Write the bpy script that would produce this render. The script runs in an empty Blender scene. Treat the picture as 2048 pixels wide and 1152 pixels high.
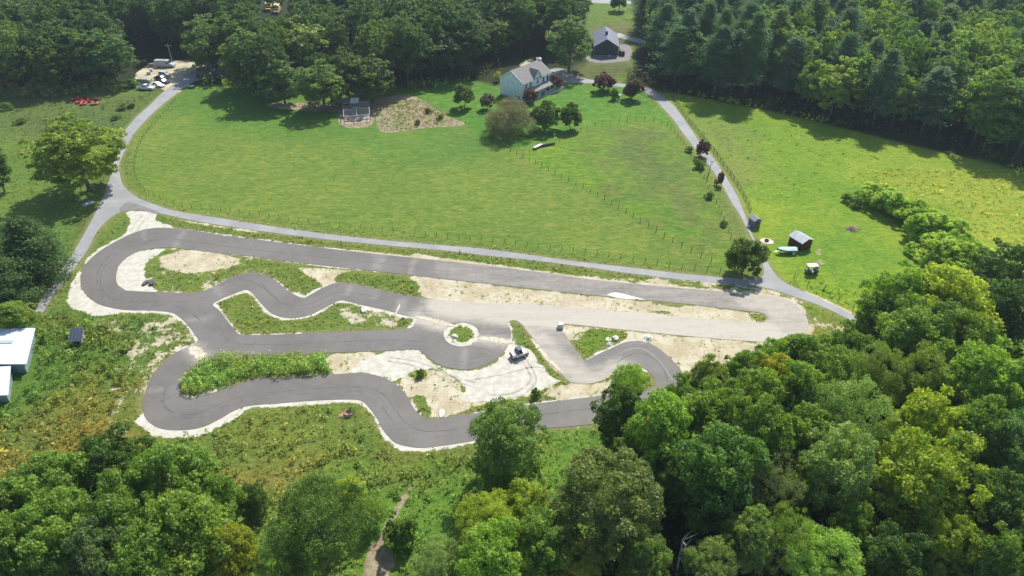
SKY, SUNE, EXPO, HAZE = .125, 4.5, .47, .00015
import bpy, math, random
import numpy as np
from mathutils import Vector
from mathutils.geometry import delaunay_2d_cdt
PI = math.pi
R = math.radians
sc = bpy.context.scene
COL = sc.collection
rng = np.random.default_rng(7)
random.seed(7)

# ------------------------------------------------------------------ camera geometry
CH, PITCH, F = 75.0, R(35), 1365.0      # height above ground (m), tilt below horizontal, focal length in px of a 2048 px frame
SP, CP = math.sin(PITCH), math.cos(PITCH)
def G(px, py, h=0.0):
    """where the sight line of a survey pixel meets the level h metres above ground"""
    u, v = px-1024.0, py-576.0
    t = (CH-h)/(F*SP + v*CP)
    return (u*t, (F*CP - v*SP)*t)
def GS(px, py, h=0.0):
    return (CH-h)/(F*SP + (py-576.0)*CP)          # metres per pixel there
def proj(x, y, z):
    zc = y*CP + (CH-z)*SP
    return 1024+F*x/zc, 576+F*((CH-z)*CP - y*SP)/zc, F/zc
def GP(pts): return [G(a, b) for a, b in pts]

# ------------------------------------------------------------------ tagging
def tag(o, label=None, cat=None, group=None, kind=None):
    if label: o['label'] = label
    if cat: o['category'] = cat
    if group: o['group'] = group
    if kind: o['kind'] = kind
    return o
def empty(name, loc=(0, 0, 0), rz=0, scale=None):
    o = bpy.data.objects.new(name, None); COL.objects.link(o)
    o.location = loc; o.rotation_euler = (0, 0, rz); o.empty_display_size = .5
    if scale: o.scale = scale
    return o
def mesh_obj(name, verts, faces, mat, parent=None, smooth=False):
    me = bpy.data.meshes.new(name); me.from_pydata([tuple(v) for v in verts], [], faces)
    if mat: me.materials.append(mat)
    if smooth: me.polygons.foreach_set('use_smooth', [True]*len(me.polygons))
    me.update()
    o = bpy.data.objects.new(name, me); COL.objects.link(o)
    if parent: o.parent = parent
    return o
def np_mesh(name, V, Q):
    """fast mesh from vertex array and an (n,k) face array"""
    me = bpy.data.meshes.new(name)
    n, k = Q.shape
    me.vertices.add(len(V)); me.vertices.foreach_set('co', np.ascontiguousarray(V, np.float32).ravel())
    me.loops.add(n*k); me.loops.foreach_set('vertex_index', np.ascontiguousarray(Q, np.int32).ravel())
    me.polygons.add(n)
    me.polygons.foreach_set('loop_start', np.arange(0, n*k, k, dtype=np.int32))
    me.polygons.foreach_set('loop_total', np.full(n, k, np.int32))
    me.update(calc_edges=True)
    return me
def fattr(me, name, arr):
    a = me.attributes.new(name, 'FLOAT', 'POINT'); a.data.foreach_set('value', np.ascontiguousarray(arr, np.float32))
def cattr(me, name, arr):
    a = me.attributes.new(name, 'FLOAT_COLOR', 'POINT')
    c = np.ones((len(arr), 4), np.float32); c[:, :3] = arr
    a.data.foreach_set('color', c.ravel())

# ------------------------------------------------------------------ small mesh builder
class MB:
    def __init__(s): s.v = []; s.f = []
    def add(s, vs, fs):
        n = len(s.v); s.v += [tuple(p) for p in vs]; s.f += [tuple(i+n for i in f) for f in fs]; return s
    def box(s, c, d, rz=0, taper=1.0, bev=0.0):
        hx, hy, hz = d[0]/2, d[1]/2, d[2]/2
        ca, sa = math.cos(rz), math.sin(rz)
        if bev <= 0:
            pts = []
            for z, k in ((-hz, 1), (hz, taper)):
                for x, y in ((-hx, -hy), (hx, -hy), (hx, hy), (-hx, hy)):
                    pts.append((x*k, y*k, z))
            fs = [(3, 2, 1, 0), (4, 5, 6, 7), (0, 1, 5, 4), (1, 2, 6, 5), (2, 3, 7, 6), (3, 0, 4, 7)]
        else:
            b = min(bev, hx*.9, hy*.9, hz*.9); pts = []
            def ring(z, i, k):
                X, Y = (hx-i)*k, (hy-i)*k; e = b*.9
                return [(-X+e, -Y, z), (X-e, -Y, z), (X, -Y+e, z), (X, Y-e, z), (X-e, Y, z), (-X+e, Y, z), (-X, Y-e, z), (-X, -Y+e, z)]
            for z, i, k in ((-hz, b, 1), (-hz+b, 0, 1), (hz-b, 0, taper), (hz, b, taper)): pts += ring(z, i, k)
            fs = [tuple(range(7, -1, -1)), tuple(range(24, 32))]
            for r in range(3):
                for j in range(8):
                    fs.append((r*8+j, r*8+(j+1) % 8, r*8+8+(j+1) % 8, r*8+8+j))
        return s.add([(c[0]+x*ca-y*sa, c[1]+x*sa+y*ca, c[2]+z) for x, y, z in pts], fs)
    def bar(s, a, b, w, h=None):
        a, b = Vector(a), Vector(b); h = h or w
        d = (b-a).normalized(); up = Vector((0, 0, 1)) if abs(d.z) < .95 else Vector((1, 0, 0))
        x = d.cross(up).normalized()*(w/2); y = x.cross(d).normalized()*(h/2)
        p = [a-x-y, a+x-y, a+x+y, a-x+y, b-x-y, b+x-y, b+x+y, b-x+y]
        return s.add(p, [(3, 2, 1, 0), (4, 5, 6, 7), (0, 1, 5, 4), (1, 2, 6, 5), (2, 3, 7, 6), (3, 0, 4, 7)])
    def tube(s, pts, rad, n=7):
        pts = [Vector(p) for p in pts]; vs = []; fs = []
        for i, p in enumerate(pts):
            d = (pts[min(i+1, len(pts)-1)]-pts[max(i-1, 0)]).normalized()
            up = Vector((0, 0, 1)) if abs(d.z) < .9 else Vector((1, 0, 0))
            x = d.cross(up).normalized(); y = x.cross(d)
            r = rad[i] if isinstance(rad, (list, tuple)) else rad
            for j in range(n):
                a = 2*PI*j/n; vs.append(p+x*(r*math.cos(a))+y*(r*math.sin(a)))
        for i in range(len(pts)-1):
            for j in range(n):
                fs.append((i*n+j, i*n+(j+1) % n, (i+1)*n+(j+1) % n, (i+1)*n+j))
        fs.append(tuple(range(n-1, -1, -1))); fs.append(tuple(range((len(pts)-1)*n, len(pts)*n)))
        return s.add(vs, fs)
    def cyl(s, c, r, h, axis='z', n=16, r2=None):
        r2 = r if r2 is None else r2; vs = []
        for k, rr in ((-h/2, r), (h/2, r2)):
            for j in range(n):
                a = 2*PI*j/n; p = (rr*math.cos(a), rr*math.sin(a), k)
                if axis == 'y': p = (p[0], p[2], p[1])
                if axis == 'x': p = (p[2], p[0], p[1])
                vs.append((c[0]+p[0], c[1]+p[1], c[2]+p[2]))
        fs = [tuple(range(n-1, -1, -1)), tuple(range(n, 2*n))]+[(j, (j+1) % n, n+(j+1) % n, n+j) for j in range(n)]
        return s.add(vs, fs)
    def lathe(s, c, prof, n=20):
        vs = []; m = len(prof)
        for r, z in prof:
            for j in range(n):
                a = 2*PI*j/n; vs.append((c[0]+r*math.cos(a), c[1]+r*math.sin(a), c[2]+z))
        fs = [(i*n+j, i*n+(j+1) % n, (i+1)*n+(j+1) % n, (i+1)*n+j) for i in range(m-1) for j in range(n)]
        return s.add(vs, fs)
    def prism(s, prof, y0, y1, inset=None, plane='xz'):
        """side profile (x,z) extruded from y0 to y1; inset(z) narrows it"""
        n = len(prof); vs = []
        for y, sg in ((y0, 1), (y1, -1)):
            for x, z in prof:
                k = inset(z)*sg if inset else 0
                vs.append((x, y+k, z) if plane == 'xz' else (y+k, x, z))
        fs = [tuple(range(n)), tuple(range(2*n-1, n-1, -1))]+[(j, n+j, n+(j+1) % n, (j+1) % n) for j in range(n)]
        return s.add(vs, fs)
    def blob(s, c, r, seed=0, n=10, m=7, amp=.18):
        rd = random.Random(seed); vs = []; fs = []
        ph = [rd.uniform(0, 6) for _ in range(6)]
        for i in range(m+1):
            th = PI*i/m
            for j in range(n):
                a = 2*PI*j/n
                d = (math.sin(th)*math.cos(a), math.sin(th)*math.sin(a), math.cos(th))
                k = 1+amp*(math.sin(3*d[0]+ph[0])+math.sin(4*d[1]+ph[1])+math.sin(5*d[2]+ph[2]))*.6+(rd.uniform(-amp, amp)*.35 if 0 < i < m else 0)
                vs.append((c[0]+r[0]*k*d[0], c[1]+r[1]*k*d[1], c[2]+r[2]*k*d[2]))
        for i in range(m):
            for j in range(n):
                fs.append((i*n+j, (i+1)*n+j, (i+1)*n+(j+1) % n, i*n+(j+1) % n))
        return s.add(vs, fs)
    def build(s, name, mat, parent=None, smooth=False):
        return mesh_obj(name, s.v, s.f, mat, parent, smooth)

# ------------------------------------------------------------------ node helpers
def new_mat(name):
    m = bpy.data.materials.new(name); m.use_nodes = True
    nt = m.node_tree; nt.nodes.clear()
    out = nt.nodes.new('ShaderNodeOutputMaterial'); return m, nt, out
class N:
    def __init__(s, nt): s.nt = nt
    def n(s, t, **k):
        o = s.nt.nodes.new(t)
        for a, b in k.items(): setattr(o, a, b)
        return o
    def set(s, sock, v):
        if isinstance(v, bpy.types.NodeSocket): s.nt.links.new(v, sock)
        else: sock.default_value = v
    def math(s, op, a, b=0.0, c=None, clamp=False):
        o = s.n('ShaderNodeMath', operation=op, use_clamp=clamp); s.set(o.inputs[0], a); s.set(o.inputs[1], b)
        if c is not None: s.set(o.inputs[2], c)
        return o.outputs[0]
    def mix(s, f, a, b, blend='MIX'):
        o = s.n('ShaderNodeMix', data_type='RGBA', blend_type=blend); o.clamp_factor = True
        s.set(o.inputs['Factor'], f)
        for k, v in ((6, a), (7, b)):
            if not isinstance(v, bpy.types.NodeSocket) and len(v) == 3: v = (*v, 1)
            s.set(o.inputs[k], v)
        return o.outputs[2]
    def ramp(s, x, lo, hi, a=0.0, b=1.0):
        o = s.n('ShaderNodeMapRange', interpolation_type='SMOOTHSTEP'); s.set(o.inputs[0], x)
        o.inputs[1].default_value = lo; o.inputs[2].default_value = hi; o.inputs[3].default_value = a; o.inputs[4].default_value = b
        return o.outputs[0]
    def noise(s, vec, scale, detail=3.0, rough=.55, dist=0.0, out=0):
        o = s.n('ShaderNodeTexNoise'); s.set(o.inputs['Vector'], vec); o.inputs['Scale'].default_value = scale
        o.inputs['Detail'].default_value = detail; o.inputs['Roughness'].default_value = rough; o.inputs['Distortion'].default_value = dist
        return o.outputs[out]
    def pos(s, scale=(1, 1, 1), rz=0):
        g = s.n('ShaderNodeNewGeometry'); m = s.n('ShaderNodeMapping'); s.nt.links.new(g.outputs['Position'], m.inputs[0])
        m.inputs['Rotation'].default_value = (0, 0, rz); m.inputs['Scale'].default_value = scale
        return m.outputs[0]
    def opos(s, scale=(1, 1, 1)):
        g = s.n('ShaderNodeTexCoord'); m = s.n('ShaderNodeMapping'); s.nt.links.new(g.outputs['Object'], m.inputs[0])
        m.inputs['Scale'].default_value = scale; return m.outputs[0]
    def attr(s, name, out='Fac'):
        o = s.n('ShaderNodeAttribute', attribute_name=name); return o.outputs[out]
    def bump(s, h, strength, dist):
        o = s.n('ShaderNodeBump'); s.set(o.inputs['Height'], h); s.set(o.inputs['Strength'], strength); o.inputs['Distance'].default_value = dist
        return o.outputs[0]
    def bsdf(s, out, col, rough=.8, metal=0.0, spec=.3, normal=None):
        b = s.n('ShaderNodeBsdfPrincipled')
        if not isinstance(col, bpy.types.NodeSocket) and len(col) == 3: col = (*col, 1)
        s.set(b.inputs['Base Color'], col); s.set(b.inputs['Roughness'], rough); b.inputs['Metallic'].default_value = metal
        b.inputs['Specular IOR Level'].default_value = spec
        if normal is not None: s.nt.links.new(normal, b.inputs['Normal'])
        if out: s.nt.links.new(b.outputs[0], out.inputs[0])
        return b
MATS = {}
def mat(name, col, rough=.7, metal=0.0, spec=.4, var=.12, scale=3.0, bump=0.0, dirt=None):
    """painted / stone / timber surface with soft mottling and a little relief"""
    if name in MATS: return MATS[name]
    m, nt, out = new_mat(name); k = N(nt); p = k.opos()
    n1 = k.noise(p, scale, 4); n2 = k.noise(p, scale*7, 3)
    f = k.math('ADD', k.math('MULTIPLY', n1, .7), k.math('MULTIPLY', n2, .3))
    lo = tuple(max(0, c*(1-var*1.6)) for c in col); hi = tuple(min(1, c*(1+var)) for c in col)
    c = k.mix(k.ramp(f, .3, .7), lo, hi)
    if dirt: c = k.mix(k.ramp(n1, .5, .8, 0, dirt[1]), c, dirt[0])
    nm = k.bump(n2, .5, bump) if bump else None
    k.bsdf(out, c, rough, metal, spec, nm)
    MATS[name] = m; return m
def ribbed(name, col, period=.4, axis='x', rough=.45, metal=0.0, depth=.03, var=.1, dark=.75):
    """sheet metal or boards: a regular rib in object space"""
    if name in MATS: return MATS[name]
    m, nt, out = new_mat(name); k = N(nt)
    tc = k.n('ShaderNodeTexCoord'); sx = k.n('ShaderNodeSeparateXYZ'); nt.links.new(tc.outputs['Object'], sx.inputs[0])
    a = sx.outputs['XYZ'.index(axis.upper())]
    w = k.math('PINGPONG', a, period/2); w = k.ramp(w, 0, period*.09)
    n1 = k.noise(tc.outputs['Object'], 1.2, 4)
    c = k.mix(k.ramp(n1, .3, .7), tuple(c*(1-var) for c in col), tuple(min(1, c*(1+var)) for c in col))
    c = k.mix(w, k.mix(1.0, c, (dark, dark, dark), 'MULTIPLY'), c)
    k.bsdf(out, c, rough, metal, .4, k.bump(w, .6, depth))
    MATS[name] = m; return m

# ------------------------------------------------------------------ planar fields
def smooth(pts, n=4, closed=True):
    P = [np.array(p, float) for p in pts]; out = []; L = len(P)
    for i in range(L if closed else L-1):
        p0 = P[(i-1) % L] if closed or i > 0 else P[i]; p1 = P[i]
        p2 = P[(i+1) % L]; p3 = P[(i+2) % L] if closed or i+2 < L else P[i+1]
        for j in range(n):
            t = j/n
            out.append(tuple(.5*((2*p1)+(p2-p0)*t+(2*p0-5*p1+4*p2-p3)*t*t+(3*p1-p0-3*p2+p3)*t**3)))
    if not closed: out.append(tuple(P[-1]))
    return out
def seg_dist(pts, X, Y, closed):
    A = np.array(pts, float); B = np.roll(A, -1, 0)
    if not closed: A, B = A[:-1], B[:-1]
    d = np.full(X.shape, 1e9)
    for (ax, ay), (bx, by) in zip(A, B):
        dx, dy = bx-ax, by-ay; l = dx*dx+dy*dy+1e-12
        t = np.clip(((X-ax)*dx+(Y-ay)*dy)/l, 0, 1)
        d = np.minimum(d, (X-ax-t*dx)**2+(Y-ay-t*dy)**2)
    return np.sqrt(d)
def inside(pts, X, Y):
    A = np.array(pts, float); B = np.roll(A, -1, 0); r = np.zeros(X.shape, bool)
    for (ax, ay), (bx, by) in zip(A, B):
        if ay == by: continue
        c = (ay > Y) != (by > Y)
        r ^= c & (X < (bx-ax)*(Y-ay)/(by-ay)+ax)
    return r
def field_local(pts, X, Y, pad, fn, far):
    """evaluate fn only near the shape"""
    A = np.array(pts, float); out = np.full(X.shape, far)
    m = (X > A[:, 0].min()-pad) & (X < A[:, 0].max()+pad) & (Y > A[:, 1].min()-pad) & (Y < A[:, 1].max()+pad)
    if m.any(): out[m] = fn(X[m], Y[m])
    return out
def sd_poly(pts, X, Y, pad=8.0):
    """positive inside"""
    return field_local(pts, X, Y, pad, lambda x, y: np.where(inside(pts, x, y), 1, -1)*seg_dist(pts, x, y, True), -pad)
def sd_line(pts, hw, X, Y, pad=8.0):
    return field_local(pts, X, Y, pad, lambda x, y: hw-seg_dist(pts, x, y, False), -pad)
def vnoise(X, Y, s, seed=0):
    """smooth value noise in 0..1"""
    g = np.random.default_rng(seed).random((257, 257)); x = X/s; y = Y/s
    xi = np.floor(x).astype(int); yi = np.floor(y).astype(int); fx = x-xi; fy = y-yi
    fx = fx*fx*(3-2*fx); fy = fy*fy*(3-2*fy); a = xi % 256; b = yi % 256
    return (g[b, a]*(1-fx)+g[b, a+1]*fx)*(1-fy)+(g[b+1, a]*(1-fx)+g[b+1, a+1]*fx)*fy
def sheet(name, outer, holes, z, mat_, step=1.2, fields=None, parent=None):
    """flat sheet cut to an outline with holes, with inner points so that fields can vary over it"""
    loops = [outer]+holes; V = []; E = []
    for lp in loops:
        n0 = len(V); V += [Vector(p) for p in lp]; E += [(n0+i, n0+(i+1) % len(lp)) for i in range(len(lp))]
    A = np.array(outer)
    gx, gy = np.meshgrid(np.arange(A[:, 0].min(), A[:, 0].max(), step), np.arange(A[:, 1].min(), A[:, 1].max(), step))
    gx = (gx+rng.uniform(-.2, .2, gx.shape)*step).ravel(); gy = (gy+rng.uniform(-.2, .2, gy.shape)*step).ravel()
    d = sd_poly(outer, gx, gy)
    for h in holes: d = np.minimum(d, -sd_poly(h, gx, gy))
    k = d > step*.4
    V += [Vector((x, y)) for x, y in zip(gx[k], gy[k])]
    vs, es, fs, *_ = delaunay_2d_cdt(V, E, [], 0, 1e-4)
    vv = np.array([tuple(v) for v in vs]); ff = np.array([f for f in fs if len(f) == 3])
    c = vv[ff].mean(1)
    ok = inside(outer, c[:, 0], c[:, 1])
    for h in holes: ok &= ~inside(h, c[:, 0], c[:, 1])
    ff = ff[ok]
    a, b, cc = vv[ff[:, 0]], vv[ff[:, 1]], vv[ff[:, 2]]
    cr = (b[:, 0]-a[:, 0])*(cc[:, 1]-a[:, 1])-(b[:, 1]-a[:, 1])*(cc[:, 0]-a[:, 0])
    ff[cr < 0] = ff[cr < 0][:, ::-1]
    me = np_mesh(name, np.c_[vv, np.full(len(vv), z)], ff)
    if mat_: me.materials.append(mat_)
    for kf, fn in (fields or {}).items(): fattr(me, kf, fn(vv[:, 0], vv[:, 1]))
    o = bpy.data.objects.new(name, me); COL.objects.link(o)
    if parent: o.parent = parent
    return o
# ================================================================== SURVEY OF THE SITE (2048 px frame)
TRACK_OUT = [(310,456),(350,457),(400,463),(450,472),(512,479),(637,495),(762,509),(887,522),(960,530),(1035,539),(1110,549),(1174,558),(1249,566),(1324,573),(1449,584),(1536,592),
 (1560,597),(1585,606),(1604,622),(1615,640),(1616,655),(1607,671),(1588,680),(1560,685),(1524,684),(1449,679),(1349,670),(1249,660),(1129,648),(1119,652),(1131,670),(1149,697),(1167,720),(1174,720),
 (1199,707),(1224,696),(1249,685),(1274,682),(1299,687),(1324,702),(1349,725),(1364,745),(1368,775),(1350,800),(1310,822),(1260,836),(1200,846),(1143,853),(1090,857),(1020,868),(934,884),(894,890),(855,895),(829,895),
 (794,887),(776,872),(762,853),(756,840),(738,815),(721,801),(693,799),(631,801),(556,807),(496,812),(468,822),(441,837),(406,854),(368,860),(331,859),(306,850),(289,832),(286,805),(292,780),(302,755),(322,730),(342,712),(362,700),
 (387,689),(396,680),(390,670),(377,652),(360,635),(342,625),(300,621),(250,620),(205,611),(180,597),(164,577),(161,558),(164,543),(175,524),(200,502),(237,480),(275,463)]
H_A = [(330,495),(287,500),(257,513),(237,533),(232,553),(235,568),(247,579),(262,582),(312,584),(390,586),(425,574),(462,555),(490,547),(512,546),(527,550),(549,560),(574,580),(592,591),(607,596),(622,589),(647,575),
 (672,566),(699,567),(737,575),(774,584),(824,592),(874,600),(937,604),(1024,608),(1099,611),(1199,620),(1299,627),(1399,637),(1499,645),(1528,644),(1534,636),(1522,626),(1474,620),(1399,611),(1299,601),(1199,592),
 (1124,584),(1024,573),(937,564),(837,552),(737,541),(637,530),(537,518),(512,514),(425,505),(375,499)]
H_B = [(426,609),(445,597),(462,590),(490,580),(502,584),(512,595),(527,612),(542,626),(562,634),(587,636),(617,631),(647,617),(672,604),(687,601),(724,610),(774,621),(812,632),(834,636),(829,647),(817,657),(762,661),(662,665),(562,669),(512,670),(482,670),(470,660),(455,642),(440,622)]
H_C = [(923+36*math.cos(a*PI/8), 669+24*math.sin(a*PI/8)) for a in range(16)]
H_D = [(396,732),(416,720),(456,712),(606,710),(656,706),(768,702),(830,699),(845,705),(860,718),(885,732),(920,739),(950,737),(985,723),(1008,704),(1020,682),(1022,662),(1016,648),(1024,641),(1039,645),(1056,665),(1074,687),(1091,717),(1116,742),
 (1134,760),(1149,767),(1184,767),(1214,757),(1236,745),(1264,731),(1281,734),(1301,747),(1312,765),(1300,780),(1260,786),(1219,790),(1124,801),(1024,814),(950,827),(900,834),(862,838),(845,834),(830,820),(815,795),(800,775),(768,756),(731,747),(681,748),(581,755),
 (518,757),(481,767),(431,784),(406,790),(381,797),(366,791),(360,780),(363,765),(376,747)]
LANE = dict(
 main=[(99,576),(120,543),(150,500),(170,465),(185,438),(197,413),(208,392),(214,372),(222,350),(232,310),(237,288),(250,262),(275,232),(300,210),(320,190),(335,178),(352,166),(372,152),(392,140),(430,128),(468,118),(482,128),(474,142),(450,150),(415,158),(380,165),(350,190),(322,212),(295,237),(270,265),(257,288),(246,310),(238,332),(242,358),(250,375),(275,395),(312,410),(350,422),(400,430),(450,438),(512,448),(637,466),(762,480),(887,491),
   (960,497),(1060,510),(1160,524),(1260,535),(1360,547),(1447,555),(1500,559),(1522,554),(1528,545),(1524,525),(1510,488),(1492,455),(1480,430),(1465,408),(1447,375),(1430,348),(1405,315),(1382,287),(1365,265),(1345,237),(1322,212),(1305,194),(1282,181),(1235,173),(1185,167),(1150,166),(1118,163),(1090,158),(1100,140),(1125,138),(1150,152),(1185,160),(1247,168),(1290,174),(1317,188),(1345,209),
   (1365,234),(1385,263),(1402,288),(1422,310),(1445,343),(1472,388),(1489,427),(1508,478),(1528,510),(1545,541),(1565,562),(1600,580),(1629,594),(1661,608),(1691,622),(1716,636),(1760,660),(1750,670),(1722,656),(1686,633),(1636,610),(1586,593),(1536,577),(1472,569),(1360,559),(1260,547),(1160,533),(1060,520),(960,510),(887,501),(762,490),(637,477),(512,461),(425,448),(375,439),(325,428),(285,421),(262,420),(240,425),(225,433),(207,448),(190,470),(175,500),(150,535),(120,573),(100,600),(84,626),(68,624)])
FENCE_MAIN = [(352,200),(320,236),(292,268),(277,298),(270,328),(272,355),(288,380),(318,398),(360,412),(430,420),(512,431),(627,447),(714,456),(802,465),(890,475),(1016,487),(1080,495),(1182,508),(1292,524),(1382,538),(1440,545)]
FENCE_DIAG = [(985,286),(997,292),(1046,315),(1120,353),(1190,388),(1272,438),(1345,483),(1422,524)]
FENCE_PAD = [(1046,314),(1072,300)]
FENCE_PAD2 = [(1110,290),(1140,270),(1180,255),(1230,246),(1290,241),(1325,247),(1345,262),(1368,290),(1395,335),(1415,370),(1432,405),(1452,450),(1464,485),(1467,502)]
FENCE_EAST = [(1338,186),(1352,208),(1375,240),(1398,268),(1428,305),(1452,338),(1476,372),(1490,398),(1501,424)]
FENCE_SE = [(1588,556),(1611,569),(1640,584),(1675,600),(1706,618)]
FENCE_GARDEN = [(747,205),(750,240),(766,262),(780,265),(815,261),(850,257),(890,252),(930,249)]
FENCE_GARDEN2 = [(930,249),(895,232),(865,214),(838,196)]

trk_out = smooth(GP(TRACK_OUT)); trk_h = [smooth(GP(h)) for h in (H_A, H_B, H_C, H_D)]
lane_out = smooth(GP(LANE['main']))
def on_road(X, Y, pad=0.0):
    """positive on asphalt or lane"""
    d = sd_poly(trk_out, X, Y)
    for h in trk_h: d = np.minimum(d, -sd_poly(h, X, Y))
    return np.maximum(d, sd_poly(lane_out, X, Y))

# ---- bright limestone gravel: closed areas and shoulders (line, half width in m)
WHITE_P = [
 [(330,497),(287,500),(255,512),(236,532),(231,555),(236,572),(262,583),(312,586),(306,570),(294,556),(290,540),(298,520),(318,508)],
 [(163,538),(152,552),(139,580),(135,603),(150,618),(190,632),(235,629),(252,619),(205,609),(180,595),(164,575)],
 [(254,423),(310,425),(310,438),(345,456),(310,460),(275,466),(235,484),(252,462),(260,445)],
 [(740,712),(775,703),(832,700),(848,708),(862,722),(888,735),(920,741),(950,739),(987,725),(1012,704),(1022,680),(1030,678),(1040,690),(1062,700),(1078,722),(1100,748),(1122,764),(1085,778),(1040,794),(998,802),(955,806),(925,800),(930,775),(905,752),(870,738),(838,740),(812,752),(795,760),(768,755),(731,748),(700,745),(712,728)],
 [(1216,588),(1232,585),(1262,593),(1290,600),(1240,596)],
]
WHITE_L = [([(275,462),(237,480),(200,502),(175,524)], 1.0), ([(250,621),(300,623),(342,627),(361,637),(378,653),(391,671),(397,681),(388,690),(362,702)], .75),
 ([(289,838),(306,852),(331,862),(368,863),(406,857),(441,840),(468,825)], 1.5), ([(496,813),(556,808),(631,802),(693,800),(722,803),(740,816),(758,842),(764,855),(778,874),(795,888),(829,897),(894,892),(960,880)], .75),
 ([(368,793),(381,798),(406,791),(431,784)], .7), ([(518,758),(560,757),(600,755)], .3), ([(731,747),(768,755),(798,772),(815,797),(832,822)], .35),
 ([(585,588),(607,596),(624,589),(636,582)], 1.1), ([(549,560),(574,580)], .35), ([(647,575),(672,566)], .3), ([(425,575),(462,556)], .35),
 ([(440,622),(426,609),(445,597),(490,581),(502,584),(527,612),(542,626),(562,634),(587,636),(617,631),(647,617),(672,604),(687,601),(724,610),(812,632),(834,636),(820,657)], .8),
 ([(440,622),(470,660),(482,670),(520,670),(600,667)], .35), ([(923+31*math.cos(a*PI/8), 669+20*math.sin(a*PI/8)) for a in range(17)], .75),
 ([(1219,790),(1124,801),(1024,814),(940,829)], .35), ([(1228,750),(1264,731),(1281,734),(1301,747)], .6), ([(1174,720),(1224,697),(1249,685),(1290,684)], .5),
 ([(310,456),(400,463),(512,479),(700,502)], .4), ([(375,500),(425,505),(512,514),(637,530),(760,543)], .4), ([(1022,660),(1016,648),(1022,678),(1010,703)], .4)]
# ---- buff sandy soil
SAND_P = [
 [(322,512),(380,500),(440,507),(478,516),(470,530),(430,540),(385,546),(345,540),(325,528)],
 [(598,536),(660,538),(735,545),(770,552),(700,556),(655,572),(632,560),(610,548)],
 [(825,553),(937,565),(1024,575),(1124,586),(1199,594),(1299,603),(1399,613),(1474,622),(1522,629),(1532,640),(1499,646),(1399,638),(1299,628),(1199,621),(1099,612),(1024,609),(937,605),(874,600),(835,585)],
 [(1119,652),(1160,652),(1249,661),(1349,671),(1449,680),(1524,686),(1570,688),(1560,700),(1500,715),(1450,745),(1400,755),(1372,750),(1345,722),(1320,700),(1290,684),(1245,682),(1215,680),(1190,668),(1160,664),(1140,680),(1130,672)],
 [(800,760),(838,742),(880,742),(912,760),(928,790),(945,812),(900,832),(862,836),(845,833),(832,820),(816,795)],
 [(950,806),(1000,802),(1060,790),(1124,768),(1184,769),(1225,758),(1235,770),(1219,789),(1124,800),(1024,812),(955,825)],
 [(655,712),(740,705),(750,715),(705,742),(690,748),(665,745)],
 [(1236,113),(1250,93),(1258,96),(1258,118),(1240,124)],
 [(270,150),(300,128),(345,122),(380,122),(430,120),(470,112),(485,130),(455,152),(390,162),(352,188),(326,180),(300,172),(272,165)],
 [(1040,128),(1062,118),(1070,124),(1045,135)],
]
SAND_L = [([(830,512),(960,530),(1110,550),(1249,567),(1449,585),(1536,593),(1585,606),(1604,622)], .9), ([(1616,655),(1607,672),(1580,684),(1524,686)], 1.0), ([(640,497),(720,504),(830,515)], .5),
 ([(1056,665),(1074,687),(1091,717),(1116,742),(1149,767)], .9), ([(1300,545),(1380,560),(1470,570),(1560,588)], .5), ([(1611,585),(1661,607),(1700,625)], .6), ([(512,464),(430,452),(360,440)], .3)]
# ---- soil showing through thin growth: value is how bare it is (0 = half covered)
PATCHY = [([(395,640),(330,635),(300,645),(268,690),(270,730),(300,745),(330,710),(385,690)], -.02), ([(236,745),(300,735),(292,790),(286,850),(240,860)], -.10), ([(195,640),(240,640),(260,670),(220,670)], -.16),
 ([(700,610),(780,612),(790,650),(700,640)], .0), ([(1160,665),(1250,665),(1260,682),(1180,712),(1160,705)], -.14),
 ([(1120,560),(1540,600),(1600,612),(1580,590),(1440,570),(1250,556)], .02), ([(940,585),(1060,590),(1060,606),(940,600)], -.08), ([(895,655),(950,655),(950,685),(895,685)], -.35),
 ([(1040,700),(1110,760),(1060,790),(940,805),(940,790)], .1), ([(1600,640),(1700,660),(1640,700),(1560,700)], -.12), ([(300,500),(500,510),(500,560),(320,580)], -.15), ([(840,560),(1000,575),(1000,600),(860,596)], .14), ([(640,830),(740,810),(740,840),(660,850)], -.25)]

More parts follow.
